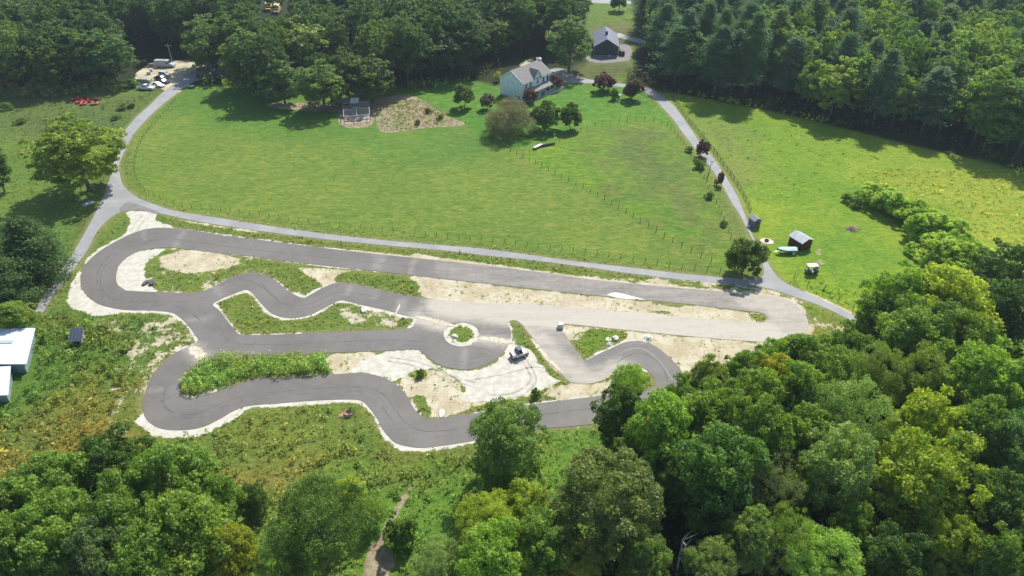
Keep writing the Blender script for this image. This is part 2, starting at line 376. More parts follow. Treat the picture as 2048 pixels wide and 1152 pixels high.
EARTH_P = [[(820,965),(826,968),(812,1000),(796,1035),(775,1060),(762,1058),(778,1030),(800,1000)], [(745,1090),(768,1080),(790,1110),(775,1160),(725,1170),(730,1125)], [(768,1055),(785,1058),(775,1085),(755,1088)],
 [(747,203),(775,193),(805,190),(838,196),(865,214),(895,232),(930,250),(850,256),(770,265),(752,243)], [(1690,455),(1702,450),(1716,456),(1712,464),(1696,463)], [(1632,500),(1642,497),(1640,512),(1634,508)], [(1632,524),(1640,520),(1648,530),(1638,530)], [(680,250),(686,204),(740,202),(744,250)], [(540,205),(660,208),(690,212),(680,224),(560,218)]]
def earth_field(X, Y):
    e = np.full(X.shape, -1.0)
    for p in EARTH_P: e = np.maximum(e, sd_poly(smooth(GP(p)), X, Y))
    return np.clip(e, -1, 1)
def soil_fields(X, Y):
    sand = np.full(X.shape, -1.0); white = np.full(X.shape, -1.0)
    for p in SAND_P: sand = np.maximum(sand, sd_poly(smooth(GP(p)), X, Y)/1.1)
    sand = np.minimum(sand, .34)
    for l, w in SAND_L: sand = np.maximum(sand, sd_line(smooth(GP(l), 4, False), w, X, Y)/1.1)
    for p, v in PATCHY: sand = np.maximum(sand, np.minimum(sd_poly(smooth(GP(p)), X, Y)/5, v))
    for p in WHITE_P: white = np.maximum(white, sd_poly(smooth(GP(p)), X, Y))
    for l, w in WHITE_L: white = np.maximum(white, sd_line(smooth(GP(l), 4, False), w*.85, X, Y))
    # growth that has come back over the sand
    for p in GROWN: 
        d = sd_poly(smooth(GP(p)), X, Y); sand = np.minimum(sand, -d/.8); 
    return np.clip(sand, -1, 1), np.clip(white, -1, 1)
GROWN = [[(1148,690),(1165,672),(1185,658),(1215,658),(1240,664),(1256,668),(1250,678),(1225,690),(1205,700),(1185,712),(1170,718),(1160,708)],
 [(815,745),(830,738),(850,742),(852,754),(830,760)], [(1028,645),(1045,650),(1062,672),(1070,690),(1090,720),(1112,742),(1140,765),(1125,768),(1100,748),(1080,720),(1062,698),(1042,668)],
 [(1500,628),(1522,627),(1532,636),(1526,642),(1505,638)], [(1310,604),(1350,606),(1370,612),(1350,614)], [(1060,775),(1085,765),(1095,780),(1075,790)], [(838,808),(862,815),(858,836),(846,834)],
 [(830,790),(850,798),(858,820),(842,826),(828,810)], [(955,812),(1020,800),(1090,792),(1110,800),(1024,812),(960,823)], [(237,565),(255,557),(270,565),(266,578),(248,579)],
 [(760,546),(800,552),(832,566),(838,580),(810,590),(774,582),(740,574),(700,566),(668,560),(690,545)], [(1290,620),(1340,624),(1320,628)]]

# ---- growth colours (albedo), painted in order with a soft edge in metres
C_WOOD = (.030,.042,.016); C_PAST = (.172,.248,.044); C_PAD = (.165,.275,.030); C_LAWN = (.115,.250,.034); C_EAST = (.235,.325,.030)
TINT = [
 ([(230,320),(330,200),(700,180),(1000,170),(1330,185),(1500,400),(1720,600),(1760,660),(1600,720),(1400,800),(1250,1000),(900,1150),(0,1250),(60,640),(150,500)], (.155,.215,.045), 3),
 ([(-600,700),(-300,250),(-100,160),(0,170),(230,165),(330,180),(230,320),(200,400),(100,575),(60,640),(0,700),(-300,900)], (.130,.205,.038), 4),
 ([(0,180),(240,185),(330,180),(240,270),(100,280),(0,270)], (.115,.165,.045), 6),
 ([(262,335),(268,280),(295,235),(330,200),(420,168),(700,215),(760,262),(930,255),(1000,290),(1425,527),(1445,546),(1290,530),(1080,500),(800,472),(512,437),(350,415),(290,388)], C_PAST, 1.2),
 ([(340,200),(470,170),(700,222),(740,262),(420,262)], (.115,.225,.034), 9),
 ([(660,240),(930,258),(1000,300),(900,330),(700,300)], (.130,.235,.040), 7),
 ([(1046,314),(1110,288),(1180,255),(1290,241),(1345,262),(1432,405),(1470,505),(1468,530),(1425,526),(1190,388)], C_PAD, 1.0),
 ([(1215,262),(1290,250),(1340,270),(1400,350),(1425,410),(1440,470),(1400,490),(1330,440),(1250,380),(1200,310)], (.160,.205,.052), 12),
 ([(1205,375),(1225,370),(1230,382),(1210,386)], (.17,.15,.06), 2),
 ([(700,215),(850,180),(940,160),(1010,185),(1060,210),(1110,165),(1290,180),(1345,240),(1360,262),(1290,238),(1180,250),(1075,292),(1000,290),(935,255),(840,200)], C_LAWN, 2.0),
 ([(1120,235),(1290,200),(1340,240),(1290,240),(1180,252)], (.125,.255,.032), 5),
 ([(1180,0),(1262,0),(1262,150),(1180,150)], (.14,.22,.03), 1.5),
 ([(1180,50),(1265,48),(1265,85),(1180,85)], (.17,.18,.06), 3),
 ([(1170,128),(1262,128),(1262,145),(1190,160),(1150,150)], (.13,.15,.05), 3),
 ([(1318,188),(1450,205),(1600,235),(1800,285),(2048,345),(2400,460),(2400,700),(2048,760),(1760,665),(1640,594),(1565,560),(1528,508),(1490,425),(1402,285)], C_EAST, 1.0),
 ([(1360,225),(1440,215),(1700,290),(1800,330),(1900,340),(1830,400),(1650,430),(1480,380),(1410,290)], (.175,.290,.028), 9),
 ([(1380,240),(1460,250),(1520,330),(1470,370),(1420,300)], (.20,.255,.055), 8),
 ([(1720,330),(2048,350),(2300,430),(2300,600),(1990,500),(1890,430),(1780,390)], (.285,.350,.042), 8),
 ([(366,790),(364,765),(380,742),(416,718),(606,709),(655,710),(658,750),(518,756),(431,784),(400,792)], (.130,.240,.045), 1),
 ([(1540,480),(1700,440),(1830,520),(1720,600),(1600,570)], (.180,.300,.030), 7),
 ([(60,640),(160,600),(232,632),(345,632),(390,690),(322,730),(290,780),(285,850),(300,880),(480,830),(700,802),(740,820),(800,895),(930,890),(1200,850),(1260,1000),(1000,1250),(-400,1250),(-300,800)], (.135,.190,.040), 1),
 ([(60,640),(230,640),(300,700),(240,780),(60,820),(0,900),(-200,900),(-200,650)], (.105,.185,.032), 6),
 ([(100,870),(180,790),(240,800),(290,840),(290,885),(200,935),(60,955),(10,915)], (.235,.200,.038), 7),
 ([(400,930),(560,920),(900,900),(930,920),(700,950),(520,1000),(420,960)], (.215,.190,.048), 5),
 ([(500,830),(740,820),(790,890),(640,930),(480,900)], (.155,.205,.040), 4),
 ([(545,1000),(930,925),(1100,870),(1200,860),(1250,1000),(900,1150),(500,1150)], (.120,.225,.034), 4),
 ([(1616,640),(1700,660),(1690,690),(1600,700),(1580,688),(1606,672)], (.20,.21,.030), 3),
 ([(1150,690),(1180,660),(1256,666),(1205,700),(1170,718)], (.16,.24,.035), 1),
]
def tint_field(X, Y):
    c = np.empty(X.shape+(3,)); c[...] = C_WOOD
    for p, col, soft in TINT:
        d = sd_poly(smooth(GP(p), 3), X, Y, pad=soft+6)
        if soft > 3: d = d+(vnoise(X, Y, 4.0, 3)-.5)*soft*1.2
        w = np.clip(d/soft*.5+.5, 0, 1); w = (w*w*(3-2*w))[..., None]
        c = c*(1-w)+np.array(col)*w
    return c
def mown_field(X, Y):
    """how closely grazed or mown the grass is: 1 = smooth sward"""
    m = np.full(X.shape, .0)
    for p, v in ((TINT[3][0], .6), (TINT[6][0], .9), (TINT[9][0], 1.0), (TINT[11][0], 1.0), (TINT[14][0], .35)):
        d = sd_poly(smooth(GP(p), 3), X, Y); w = np.clip(d/1.5+.5, 0, 1); m = m*(1-w)+v*w
    return m

# ================================================================== GROUND
def axis(segs):
    out = []
    for a, b, s in segs: out += list(np.arange(a, b, s))
    return np.array(out+[segs[-1][1]])
gx = axis([(-3200,-700,250), (-700,-300,12), (-300,-120,1.6), (-120,120,.55), (120,300,1.6), (300,700,12), (700,3200,250)])
gy = axis([(-2500,-100,300), (-100,40,8), (40,135,.5), (135,300,.9), (300,520,4), (520,900,20), (900,4000,310)])
XX, YY = np.meshgrid(gx, gy)
X, Y = XX.ravel(), YY.ravel()
nx, ny = len(gx), len(gy)
i = np.arange(nx*ny).reshape(ny, nx)
Q = np.c_[i[:-1, :-1].ravel(), i[:-1, 1:].ravel(), i[1:, 1:].ravel(), i[1:, :-1].ravel()]
me = np_mesh('ground', np.c_[X, Y, np.zeros(len(X))], Q)
sand, white = soil_fields(X, Y)
fattr(me, 'sand', sand); fattr(me, 'white', white); fattr(me, 'mown', mown_field(X, Y)); fattr(me, 'earth', earth_field(X, Y))
cattr(me, 'tint', tint_field(X, Y))
verge = np.clip(on_road(X, Y), -3, 0)
fattr(me, 'verge', verge)

m, nt, out = new_mat('soil_and_sward'); k = N(nt)
p = k.pos()
base = k.attr('tint', 'Color'); mown = k.attr('mown')
big = k.noise(p, .045, 4, .6); mid = k.noise(p, .40, 5, .70); fine = k.noise(p, 1.3, 5, .75); streak = k.noise(k.pos((.55, 1.5, 1), .12), .8, 5, .72, .6)
# brightness and hue of the growth
c = k.mix(k.ramp(big, .32, .68), k.mix(1.0, base, (.88, .93, .90), 'MULTIPLY'), k.mix(1.0, base, (1.12, 1.05, 1.02), 'MULTIPLY'))
c = k.mix(k.math('MULTIPLY', k.ramp(mid, .50, .68), .5), c, k.mix(1.0, c, (1.55, 1.10, 1.15), 'MULTIPLY'))
c = k.mix(k.math('MULTIPLY', k.ramp(mid, .48, .34), .5), c, k.mix(1.0, c, (.55, .78, .75), 'MULTIPLY'))
fs = k.math('MULTIPLY', k.ramp(streak, .42, .62), .55)
c = k.mix(fs, k.mix(1.0, c, (.78, .84, .8), 'MULTIPLY'), k.mix(1.0, c, (1.22, 1.14, 1.2), 'MULTIPLY'))
fineamt = k.math('MULTIPLY_ADD', mown, -.55, .85)
c = k.mix(k.math('MULTIPLY', k.ramp(fine, .35, .7), fineamt), k.mix(1.0, c, (.72, .78, .72), 'MULTIPLY'), k.mix(1.0, c, (1.25, 1.18, 1.1), 'MULTIPLY'))
wv = k.noise(k.pos((.42, 1.0, 1), .10), .85, 5, .72, 1.0); wl = k.noise(k.pos((.3, 1.0, 1), -.05), .22, 4, .65, .8)
wamt = k.math('MULTIPLY', mown, .9)
c = k.mix(k.math('MULTIPLY', k.ramp(wv, .51, .62), k.math('MULTIPLY', wamt, .85)), c, k.mix(1.0, c, (1.65, 1.22, 1.7), 'MULTIPLY'))
c = k.mix(k.math('MULTIPLY', k.ramp(wv, .49, .39), k.math('MULTIPLY', wamt, .85)), c, k.mix(1.0, c, (.52, .74, .62), 'MULTIPLY'))
c = k.mix(k.math('MULTIPLY', k.ramp(wl, .54, .70), k.math('MULTIPLY', wamt, .5)), c, k.mix(1.0, c, (1.35, 1.08, 1.2), 'MULTIPLY'))
# strawy dead grass along verges
vg = k.attr('verge'); vn = k.noise(p, .9, 4, .7)
straw = k.math('MULTIPLY', k.ramp(k.math('ADD', vg, k.math('MULTIPLY', vn, 2.2)), -.4, .9), .55)
c = k.mix(straw, c, (.24, .215, .10))
# soils
n1 = k.noise(p, .8, 5, .68); n2 = k.noise(p, 1.9, 5, .8); n3 = k.noise(p, .22, 4, .6)
nn = k.math('ADD', k.math('MULTIPLY', n1, .95), k.math('MULTIPLY', n2, .75)); nn = k.math('SUBTRACT', nn, .85); lf = k.noise(p, .30, 3, .6); nn = k.math('ADD', nn, k.math('MULTIPLY_ADD', lf, 1.3, -.65))
sm = k.ramp(k.math('ADD', k.attr('sand'), nn), -.05, .09)
sandc = k.mix(k.ramp(n3, .35, .65), (.42, .355, .24), (.54, .49, .37))
sandc = k.mix(k.math('MULTIPLY', k.ramp(n2, .50, .68), .7), sandc, (.33, .27, .15))
sg = k.noise(p, .9, 5, .8)
sandc = k.mix(k.math('MULTIPLY', k.ramp(sg, .52, .62), .62), sandc, (.27, .26, .10))
sandc = k.mix(k.math('MULTIPLY', k.ramp(n1, .56, .74), .5), sandc, (.60, .565, .46))
c = k.mix(sm, c, sandc)
em = k.ramp(k.math('ADD', k.attr('earth'), k.math('MULTIPLY', nn, 1.2)), -.10, .25)
ec = k.mix(k.ramp(n1, .35, .65), (.22, .175, .105), (.36, .30, .205)); ec = k.mix(k.math('MULTIPLY', k.ramp(n2, .5, .7), .5), ec, (.16, .15, .075))
c = k.mix(em, c, ec)
wm = k.ramp(k.math('ADD', k.attr('white'), k.math('MULTIPLY', nn, 1.35)), .02, .16)
whc = k.mix(k.ramp(n1, .35, .7), (.45, .425, .35), (.60, .58, .505))
whc = k.mix(k.math('MULTIPLY', k.ramp(n2, .50, .72), .6), whc, (.42, .39, .30))
whc = k.mix(k.math('MULTIPLY', k.ramp(n3, .50, .7), .35), whc, (.50, .485, .43))
c = k.mix(wm, c, whc)
hgt = k.math('ADD', k.math('MULTIPLY', fine, .35), k.math('MULTIPLY', mid, .65)); hgt = k.math('ADD', hgt, k.math('MULTIPLY', streak, .35))
bare = k.math('MAXIMUM', sm, wm)
dist = k.math('MULTIPLY_ADD', mown, -.50, .95); dist = k.math('MULTIPLY', dist, k.math('MULTIPLY_ADD', bare, -.82, 1.0))
k.bsdf(out, c, .92, 0, .12, k.bump(hgt, dist, .55))
me.materials.append(m)
ground = bpy.data.objects.new('ground', me); COL.objects.link(ground)
tag(ground, kind='structure')

# ================================================================== CIRCUIT
DUST = [([(900,608),(1024,622),(1199,638),(1349,652),(1524,666)], 4.6, 1.05), ([(1524,664),(1590,655),(1600,635),(1570,612),(1500,600)], 3.5, .8), ([(1585,640),(1600,655)], 5, .8), ([(1060,645),(1090,690),(1140,740),(1190,760),(1240,740)], 2.6, .85), ([(1080,640),(1110,665),(1150,715)], 2, .5),
 ([(832,638),(870,650),(890,655)], 1.0, 1.2), ([(955,678),(1000,684),(1024,686)], .9, 1.2), ([(386,698),(408,722)], 1.3, .9), ([(900,535),(1110,565),(1324,585),(1500,605),(1590,630)], 4, .45), ([(850,648),(905,640),(990,650)], 2.5, .35),
 ([(1030,690),(1060,705)], .6, .3), ([(820,640),(840,625)], 1.5, .7)]
LIGHTBAND = [([(372,462),(352,492)], .5), ([(283,465),(292,480)], .45), ([(302,778),(345,782),(360,780)], .35), ([(430,576),(440,590)], .6), ([(762,512),(752,540)], 1.0), ([(830,520),(820,548)], .5), ([(803,600),(795,628)], .9), ([(700,570),(692,590)], .5), ([(756,580),(750,596)], .5), ([(380,640),(420,636)], .5), ([(930,700),(925,738)], .35)]
def dust_f(x, y):
    o = np.zeros(x.shape)
    for l, w, a in DUST: o = np.maximum(o, a*np.clip(sd_line(smooth(GP(l), 4, False), w, x, y)/3.2+.6, 0, 1))
    return o
def band_f(x, y):
    o = np.zeros(x.shape)
    for l, w in LIGHTBAND: o = np.maximum(o, np.clip(sd_line(GP(l), w, x, y)/.5+.5, 0, 1))
    return o
m, nt, out = new_mat('circuit_asphalt'); k = N(nt)
p = k.pos(); a1 = k.noise(p, .12, 4, .6); a2 = k.noise(p, .9, 4, .65); a3 = k.noise(p, 7.0, 3, .7); st = k.noise(k.pos((.16, 1.0, 1), -.20), .55, 5, .7, 1.0)
c = k.mix(k.ramp(a1, .35, .65), (.132, .121, .110), (.164, .151, .138))
c = k.mix(k.math('MULTIPLY', k.ramp(a2, .45, .75), .35), c, (.205, .193, .178))
c = k.mix(k.math('MULTIPLY', k.ramp(a3, .4, .7), .16), c, (.11, .102, .096))
c = k.mix(k.math('MULTIPLY', k.attr('band'), k.ramp(a2, .3, .6, .25, .6)), c, (.28, .262, .24))
d = k.math('ADD', k.attr('dust'), k.math('MULTIPLY_ADD', st, .9, -.68)); d = k.math('ADD', d, k.math('MULTIPLY_ADD', a2, .5, -.25))
d = k.math('MULTIPLY', k.ramp(d, -.12, 1.0), k.ramp(k.attr('dust'), 0, .25))
c = k.mix(k.math('MULTIPLY', d, .92), c, (.45, .41, .34))
k.bsdf(out, c, .72, 0, .35, k.bump(a3, .25, .02))
M_TRACK = m
track = sheet('circuit_track', trk_out, trk_h, .04, M_TRACK, 1.0, dict(dust=dust_f, band=band_f))
tag(track, kind='structure')
# thickness of the asphalt mat: a low skirt along every edge
def skirt(name, loops, z0, z1, mat_, parent):
    mb = MB()
    for lp in loops:
        n = len(lp); vs = [(x, y, z1-.002) for x, y in lp]+[(x, y, z0) for x, y in lp]
        mb.add(vs, [(i, (i+1) % n, n+(i+1) % n, n+i) for i in range(n)])
    return mb.build(name, mat_, parent)
M_EDGE = mat('asphalt_edge', (.07, .065, .06), .9, var=.2, scale=1)
skirt('track_edge', [trk_out]+trk_h, -.1, .04, M_EDGE, track)
def ribbon(name, line, w, z, mat_, parent, n=6):
    pts = np.array(smooth(GP(line), n, False)); d = np.gradient(pts, axis=0); d /= np.linalg.norm(d, axis=1)[:, None]+1e-9
    nrm = np.c_[-d[:, 1], d[:, 0]]; wob = (np.random.default_rng(len(line)).random(len(pts))*.5+.75)[:, None]
    L = pts+nrm*w/2*wob; Rr = pts-nrm*w/2*wob; m_ = len(pts)
    return mesh_obj(name, [(x, y, z) for x, y in np.r_[L, Rr]], [(m_+i, m_+i+1, i+1, i) for i in range(m_-1)], mat_, parent)
m, nt, out = new_mat('paving_joint'); k = N(nt); p = k.pos(); b = k.noise(p, .7, 4, .7)
c = k.mix(k.ramp(b, .35, .65), (.085, .08, .073), (.145, .136, .126)); k.bsdf(out, c, .8, 0, .3); M_SEAM = m
m, nt, out = new_mat('tyre_marks'); k = N(nt); p = k.pos(); b = k.noise(p, .35, 4, .7)
c = k.mix(k.ramp(b, .4, .62), (.112, .105, .097), (.155, .146, .135)); k.bsdf(out, c, .6, 0, .4); M_TYRE = m
SEAMS = [[(345,478),(300,482),(255,496),(222,520),(203,548),(206,580),(232,600),(290,604),(360,604),(400,598),(438,588)],
 [(345,478),(400,486),(512,500),(637,514),(762,527),(900,544)], [(450,565),(490,560),(520,572),(545,592),(570,608),(605,611),(640,600),(672,586),(705,585),(760,596)],
 [(440,650),(452,676),(480,688),(560,690),(640,686),(768,680),(850,684)], [(322,800),(332,818),(352,828),(385,829),(425,815),(470,797),(520,788),(600,780),(690,774),(740,776),(770,792),(790,820),(812,846),(845,862),(900,860),(960,848),(1040,835),(1200,815)],
 [(1235,725),(1255,712),(1280,706),(1305,716),(1328,740),(1336,765)]]
for s_ in SEAMS: ribbon('paving_joint', s_, .13, .046, M_SEAM, track)
TYRES = [[(340,470),(295,474),(250,490),(215,515),(195,548),(200,582),(228,608),(290,612),(350,612),(388,630),(415,660)], [(334,772),(326,800),(340,822),(372,836),(420,826),(470,806),(540,794),(640,786),(710,782),(750,796),(775,830),(800,862),(840,876),(910,870)],
 [(690,690),(780,688),(850,694),(880,712),(925,724),(975,714),(1000,690)], [(440,572),(490,552),(515,562),(545,590),(565,612),(605,622),(650,606),(680,592)], [(1225,715),(1262,698),(1290,700),(1318,722),(1345,760)]]
for s_ in TYRES: ribbon('tyre_mark', s_, .35, .043, M_TYRE, track)

# ---- lanes
m, nt, out = new_mat('worn_lane_tarmac'); k = N(nt)
p = k.pos(); a1 = k.noise(p, .16, 4, .6); a2 = k.noise(p, 1.2, 4, .65); a3 = k.noise(p, 8.0, 3, .7)
c = k.mix(k.ramp(a1, .35, .65), (.245, .25, .25), (.31, .315, .31))
c = k.mix(k.math('MULTIPLY', k.ramp(a2, .5, .75), .4), c, (.22, .22, .215)); c = k.mix(k.math('MULTIPLY', k.ramp(a3, .45, .7), .2), c, (.42, .42, .41))
k.bsdf(out, c, .8, 0, .3, k.bump(a3, .2, .02)); M_LANE = m
lane = sheet('access_lane', lane_out, [], .03, M_LANE, 3.0)
tag(lane, kind='structure'); skirt('lane_edge', [lane_out], -.1, .03, mat('lane_edge_soil', (.2, .18, .13), .95), lane)
apron = sheet('lane_apron', smooth(GP([(241,424),(240,416),(255,405),(275,409),(318,424),(312,428),(285,421),(262,420)]), 2), [], .036, mat('apron_asphalt', (.195, .185, .178), .8, scale=.6), 2)
tag(apron, kind='structure')
far_road = sheet('far_road', GP([(1150,-4),(1262,2),(1262,8),(1225,8),(1150,3)]), [], .03, M_LANE, 6); tag(far_road, kind='structure')
bp = sheet('barn_driveway', smooth(GP([(1236,66),(1262,74),(1290,80),(1290,88),(1262,82),(1238,76)]), 3), [], .03, mat('pale_drive', (.40, .40, .38), .9), 3); tag(bp, kind='structure')
byard = sheet('barn_yard', smooth(GP([(1176,113),(1236,112),(1240,92),(1250,88),(1262,95),(1262,118),(1238,124),(1200,126),(1178,122)]), 3), [], .02, mat('yard_gravel', (.24, .22, .215), .95, scale=.7, var=.2), 2); tag(byard, kind='structure')

# wheel ruts pressed into the gravel yard
M_RUT = mat('rutted_gravel', (.40, .38, .32), .95, var=.25, scale=.8)
RUTS = [[(1030,700),(1050,730),(1060,760),(1030,785),(980,790)], [(1038,700),(1060,730),(1072,762),(1040,792),(985,798)], [(940,760),(1000,750),(1060,735),(1085,735)], [(780,715),(840,725),(900,750),(950,765)], [(775,722),(835,733),(893,757),(945,773)], [(300,430),(285,445),(275,460)], [(285,430),(272,445),(262,462)]]
first = None
for s_ in RUTS:
    o = ribbon('wheel_rut', s_, .28, .012, M_RUT, first)
    if first is None: first = o; tag(o, kind='structure')

m, nt, out = new_mat('washed_sand'); k = N(nt); p = k.pos(); b = k.noise(p, 1.2, 5, .75); c = k.mix(k.ramp(b, .35, .6), (.40, .36, .27), (.60, .55, .43)); k.bsdf(out, c, .95, 0, .1); M_SANDS = m
def drift(name, line, w, z=.052):
    pts = np.array(smooth(GP(line), 10, False)); d = np.gradient(pts, axis=0); d /= np.linalg.norm(d, axis=1)[:, None]+1e-9; nrm = np.c_[-d[:, 1], d[:, 0]]; n_ = len(pts); r = np.random.default_rng(n_+int(w*100))
    tp = np.sin(np.linspace(.12, PI-.12, n_))**.6*w/2; L = pts+nrm*(tp*(.7+.6*r.random(n_)))[:, None]; Q_ = pts-nrm*(tp*(.7+.6*r.random(n_)))[:, None]
    return mesh_obj(name, [(x, y, z) for x, y in np.r_[L, Q_]], [(n_+i, n_+i+1, i+1, i) for i in range(n_-1)], M_SANDS, track)
for n_d, (l_, w_) in enumerate((([(830,634),(850,637),(872,642),(892,648),(908,652)], 1.0), ([(955,676),(985,679),(1005,682),(1026,686)], 1.35), ([(1062,678),(1080,700),(1100,722),(1125,745)], .8), ([(800,608),(795,620),(790,630)], .4), ([(381,694),(390,701),(402,712),(414,724)], 1.9))):
    drift('sand_drift', l_, w_, .050+.003*n_d)
wedge = sheet('gravel_wedge', GP([(1213,590),(1222,586),(1232,585),(1250,589),(1270,594),(1292,600),(1262,599),(1236,597)]), [], .055, mat('white_gravel', (.62, .60, .54), .95, var=.1), 2, None); tag(wedge, kind='structure')
# ================================================================== VEGETATION
def leaf_mat(name, trans=.28, rough=.45, spec=.35):
    m, nt, out = new_mat(name); k = N(nt)
    oi = k.n('ShaderNodeObjectInfo'); var = k.attr('var'); tip = k.attr('tip')
    base = oi.outputs['Color']; rnd = oi.outputs['Random']; yel = k.math('SUBTRACT', 1.0, oi.outputs['Alpha'])
    b = k.mix(k.math('MULTIPLY', rnd, .5), base, k.mix(1.0, base, (1.22, 1.05, .95), 'MULTIPLY'))
    c = k.mix(var, k.mix(1.0, b, (.50, .62, .66), 'MULTIPLY'), k.mix(1.0, b, (1.50, 1.32, .95), 'MULTIPLY'))
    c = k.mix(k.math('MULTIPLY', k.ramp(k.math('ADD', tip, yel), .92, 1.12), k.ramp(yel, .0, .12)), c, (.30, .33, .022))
    p = k.n('ShaderNodeBsdfPrincipled'); nt.links.new(c, p.inputs['Base Color']); p.inputs['Roughness'].default_value = rough; p.inputs['Specular IOR Level'].default_value = spec
    t = k.n('ShaderNodeBsdfTranslucent'); nt.links.new(k.mix(1.0, c, (1.5, 1.5, .5), 'MULTIPLY'), t.inputs[0])
    mx = k.n('ShaderNodeMixShader'); mx.inputs[0].default_value = trans
    nt.links.new(p.outputs[0], mx.inputs[1]); nt.links.new(t.outputs[0], mx.inputs[2]); nt.links.new(mx.outputs[0], out.inputs[0])
    return m
M_LEAF = leaf_mat('broad_leaves', .44, .5, .3); M_NEEDLE = leaf_mat('pine_needles', .20, .75, .12)
M_BARK = mat('grey_bark', (.13, .115, .095), .95, var=.3, scale=4, bump=.03)
M_PALEBARK = mat('pale_bark', (.42, .39, .33), .9, var=.25, scale=3)
M_PINEBARK = mat('pine_bark', (.16, .12, .095), .95, var=.3, scale=4)

def unit(a): return a/(np.linalg.norm(a, axis=-1, keepdims=True)+1e-9)
def leaf_quads(C, Nn, size, asp, r, bend=.25):
    """one four-cornered leaf spray per centre C, facing Nn"""
    n = len(C); h = unit(np.cross(Nn, unit(r.normal(size=(n, 3))))); v = np.cross(Nn, h)
    s = (size*(.45+1.05*r.random((n, 1))**1.4))
    a = h*s*asp/2; b = v*s/2
    V = np.stack([C-a*.35-b, C+a, C+a*.25+b+Nn*s*bend*.3, C-a-b*.1-Nn*s*bend*.3], 1).reshape(-1, 3)
    return V
def finish_crown(name, C, Nn, size, asp, var, tip, mat_, r):
    V = leaf_quads(C, Nn, size, asp, r); n = len(C)
    me = np_mesh(name, V, np.arange(4*n).reshape(n, 4))
    lv = np.clip(var+r.normal(size=n)*.16, 0, 1)
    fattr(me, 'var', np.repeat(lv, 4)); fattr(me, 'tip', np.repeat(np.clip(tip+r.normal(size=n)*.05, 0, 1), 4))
    me.materials.append(mat_); return me
def dirs(n, r, zmin=-1.0, zmax=1.0):
    z = r.uniform(zmin, zmax, n); a = r.uniform(0, 2*PI, n); q = np.sqrt(1-z*z)
    return np.c_[q*np.cos(a), q*np.sin(a), z]
def crown_broad(seed, R_=6.0, V_=5.2, hc=9.5, boughs=30, puffs=16, leaves=44, size=.36, zmin=-.45, brad=(.24, .40), lump=.5, asp=.8, up=.35, open_=0.0, prad=(.30, .48)):
    """boughs on an uneven ellipsoid, leaf puffs on each bough, leaf sprays on each puff"""
    r = np.random.default_rng(seed)
    D = dirs(boughs*3, r, zmin, 1.0)
    keep = [D[0]]                                       # spread them out
    for d in D[1:]:
        if min(np.linalg.norm(d-q) for q in keep) > 1.45/math.sqrt(boughs)*1.25: keep.append(d)
        if len(keep) >= boughs: break
    D = np.array(keep); nb = len(D)
    lob = 1+lump*(r.random(nb)-.5)
    br = R_*r.uniform(*brad, nb)
    BC = D*np.array([R_, R_, V_])*(.72*lob)[:, None]
    BC = np.r_[BC, r.normal(size=(max(3, nb//6), 3))*R_*.25]; br = np.r_[br, np.full(len(BC)-nb, R_*.33)]
    Cs, Ns, vs, ts = [], [], [], []
    bv = r.random(len(BC))
    for i, (bc, b) in enumerate(zip(BC, br)):
        np_ = int(puffs*(b/(R_*.32))**1.6)+3
        pd = unit(dirs(np_, r)+unit(bc[None]+np.array([0, 0, 2.0]))*.75)
        pc = bc+pd*b*np.array([1, 1, .82])*r.uniform(.75, 1.08, (np_, 1)); pr = b*r.uniform(*prad, np_)
        pv = r.random(np_)
        if open_ > 0: m = r.random(np_) > open_; pc, pr, pv, pd = pc[m], pr[m], pv[m], pd[m]
        for c, q, v in zip(pc, pr, pv):
            nl = int(leaves*(q/(R_*.12))**1.5)+6
            ld_ = unit(dirs(nl, r, -.75, 1)); Cc = c+ld_*q*np.array([1, 1, .75])*r.uniform(.55, 1.1, (nl, 1))
            Cs.append(Cc); Ns.append(unit(ld_+r.normal(size=(nl, 3))*.55+np.array([0, 0, up])))
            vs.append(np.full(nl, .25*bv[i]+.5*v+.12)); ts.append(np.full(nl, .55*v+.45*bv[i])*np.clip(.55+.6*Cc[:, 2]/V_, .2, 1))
    C = np.concatenate(Cs); C[:, 2] += hc
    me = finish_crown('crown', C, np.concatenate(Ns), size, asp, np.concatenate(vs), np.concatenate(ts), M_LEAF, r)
    return me, [tuple(b+np.array([0, 0, hc])) for b in BC[:nb]]
def trunk_mesh(seed, tops, hc, rad=.32, bark=None, lean=.4, limbs=9, bare=False):
    r = random.Random(seed); mb = MB(); x = y = 0; pts = [(0, 0, -.3)]; rr = [rad*1.35]
    for i in range(1, 7):
        x += r.uniform(-lean, lean)*.4; y += r.uniform(-lean, lean)*.4; pts.append((x, y, hc*i/6)); rr.append(rad*(1-.12*i))
    mb.tube(pts, rr, 8)
    for b in sorted(tops, key=lambda q: r.random())[:limbs]:
        z0 = hc*r.uniform(.4, .9); i = min(5, int(z0/hc*6)); s0 = Vector(pts[i]).lerp(Vector(pts[i+1]), z0/hc*6-i)
        e = Vector(b); mid = s0.lerp(e, .5)+Vector((r.uniform(-.4, .4), r.uniform(-.4, .4), -.4+r.uniform(-.3, .3)))
        mb.tube([s0, mid, e], [rad*.42, rad*.27, rad*.10], 5)
        for q in range(2): 
            e2 = e+Vector((r.uniform(-1, 1), r.uniform(-1, 1), r.uniform(-.2, .9))); mb.tube([mid.lerp(e, .5), e2], [rad*.14, rad*.05], 4)
    me = bpy.data.meshes.new('trunk'); me.from_pydata(mb.v, [], mb.f); me.materials.append(bark or M_BARK); me.update()
    return me
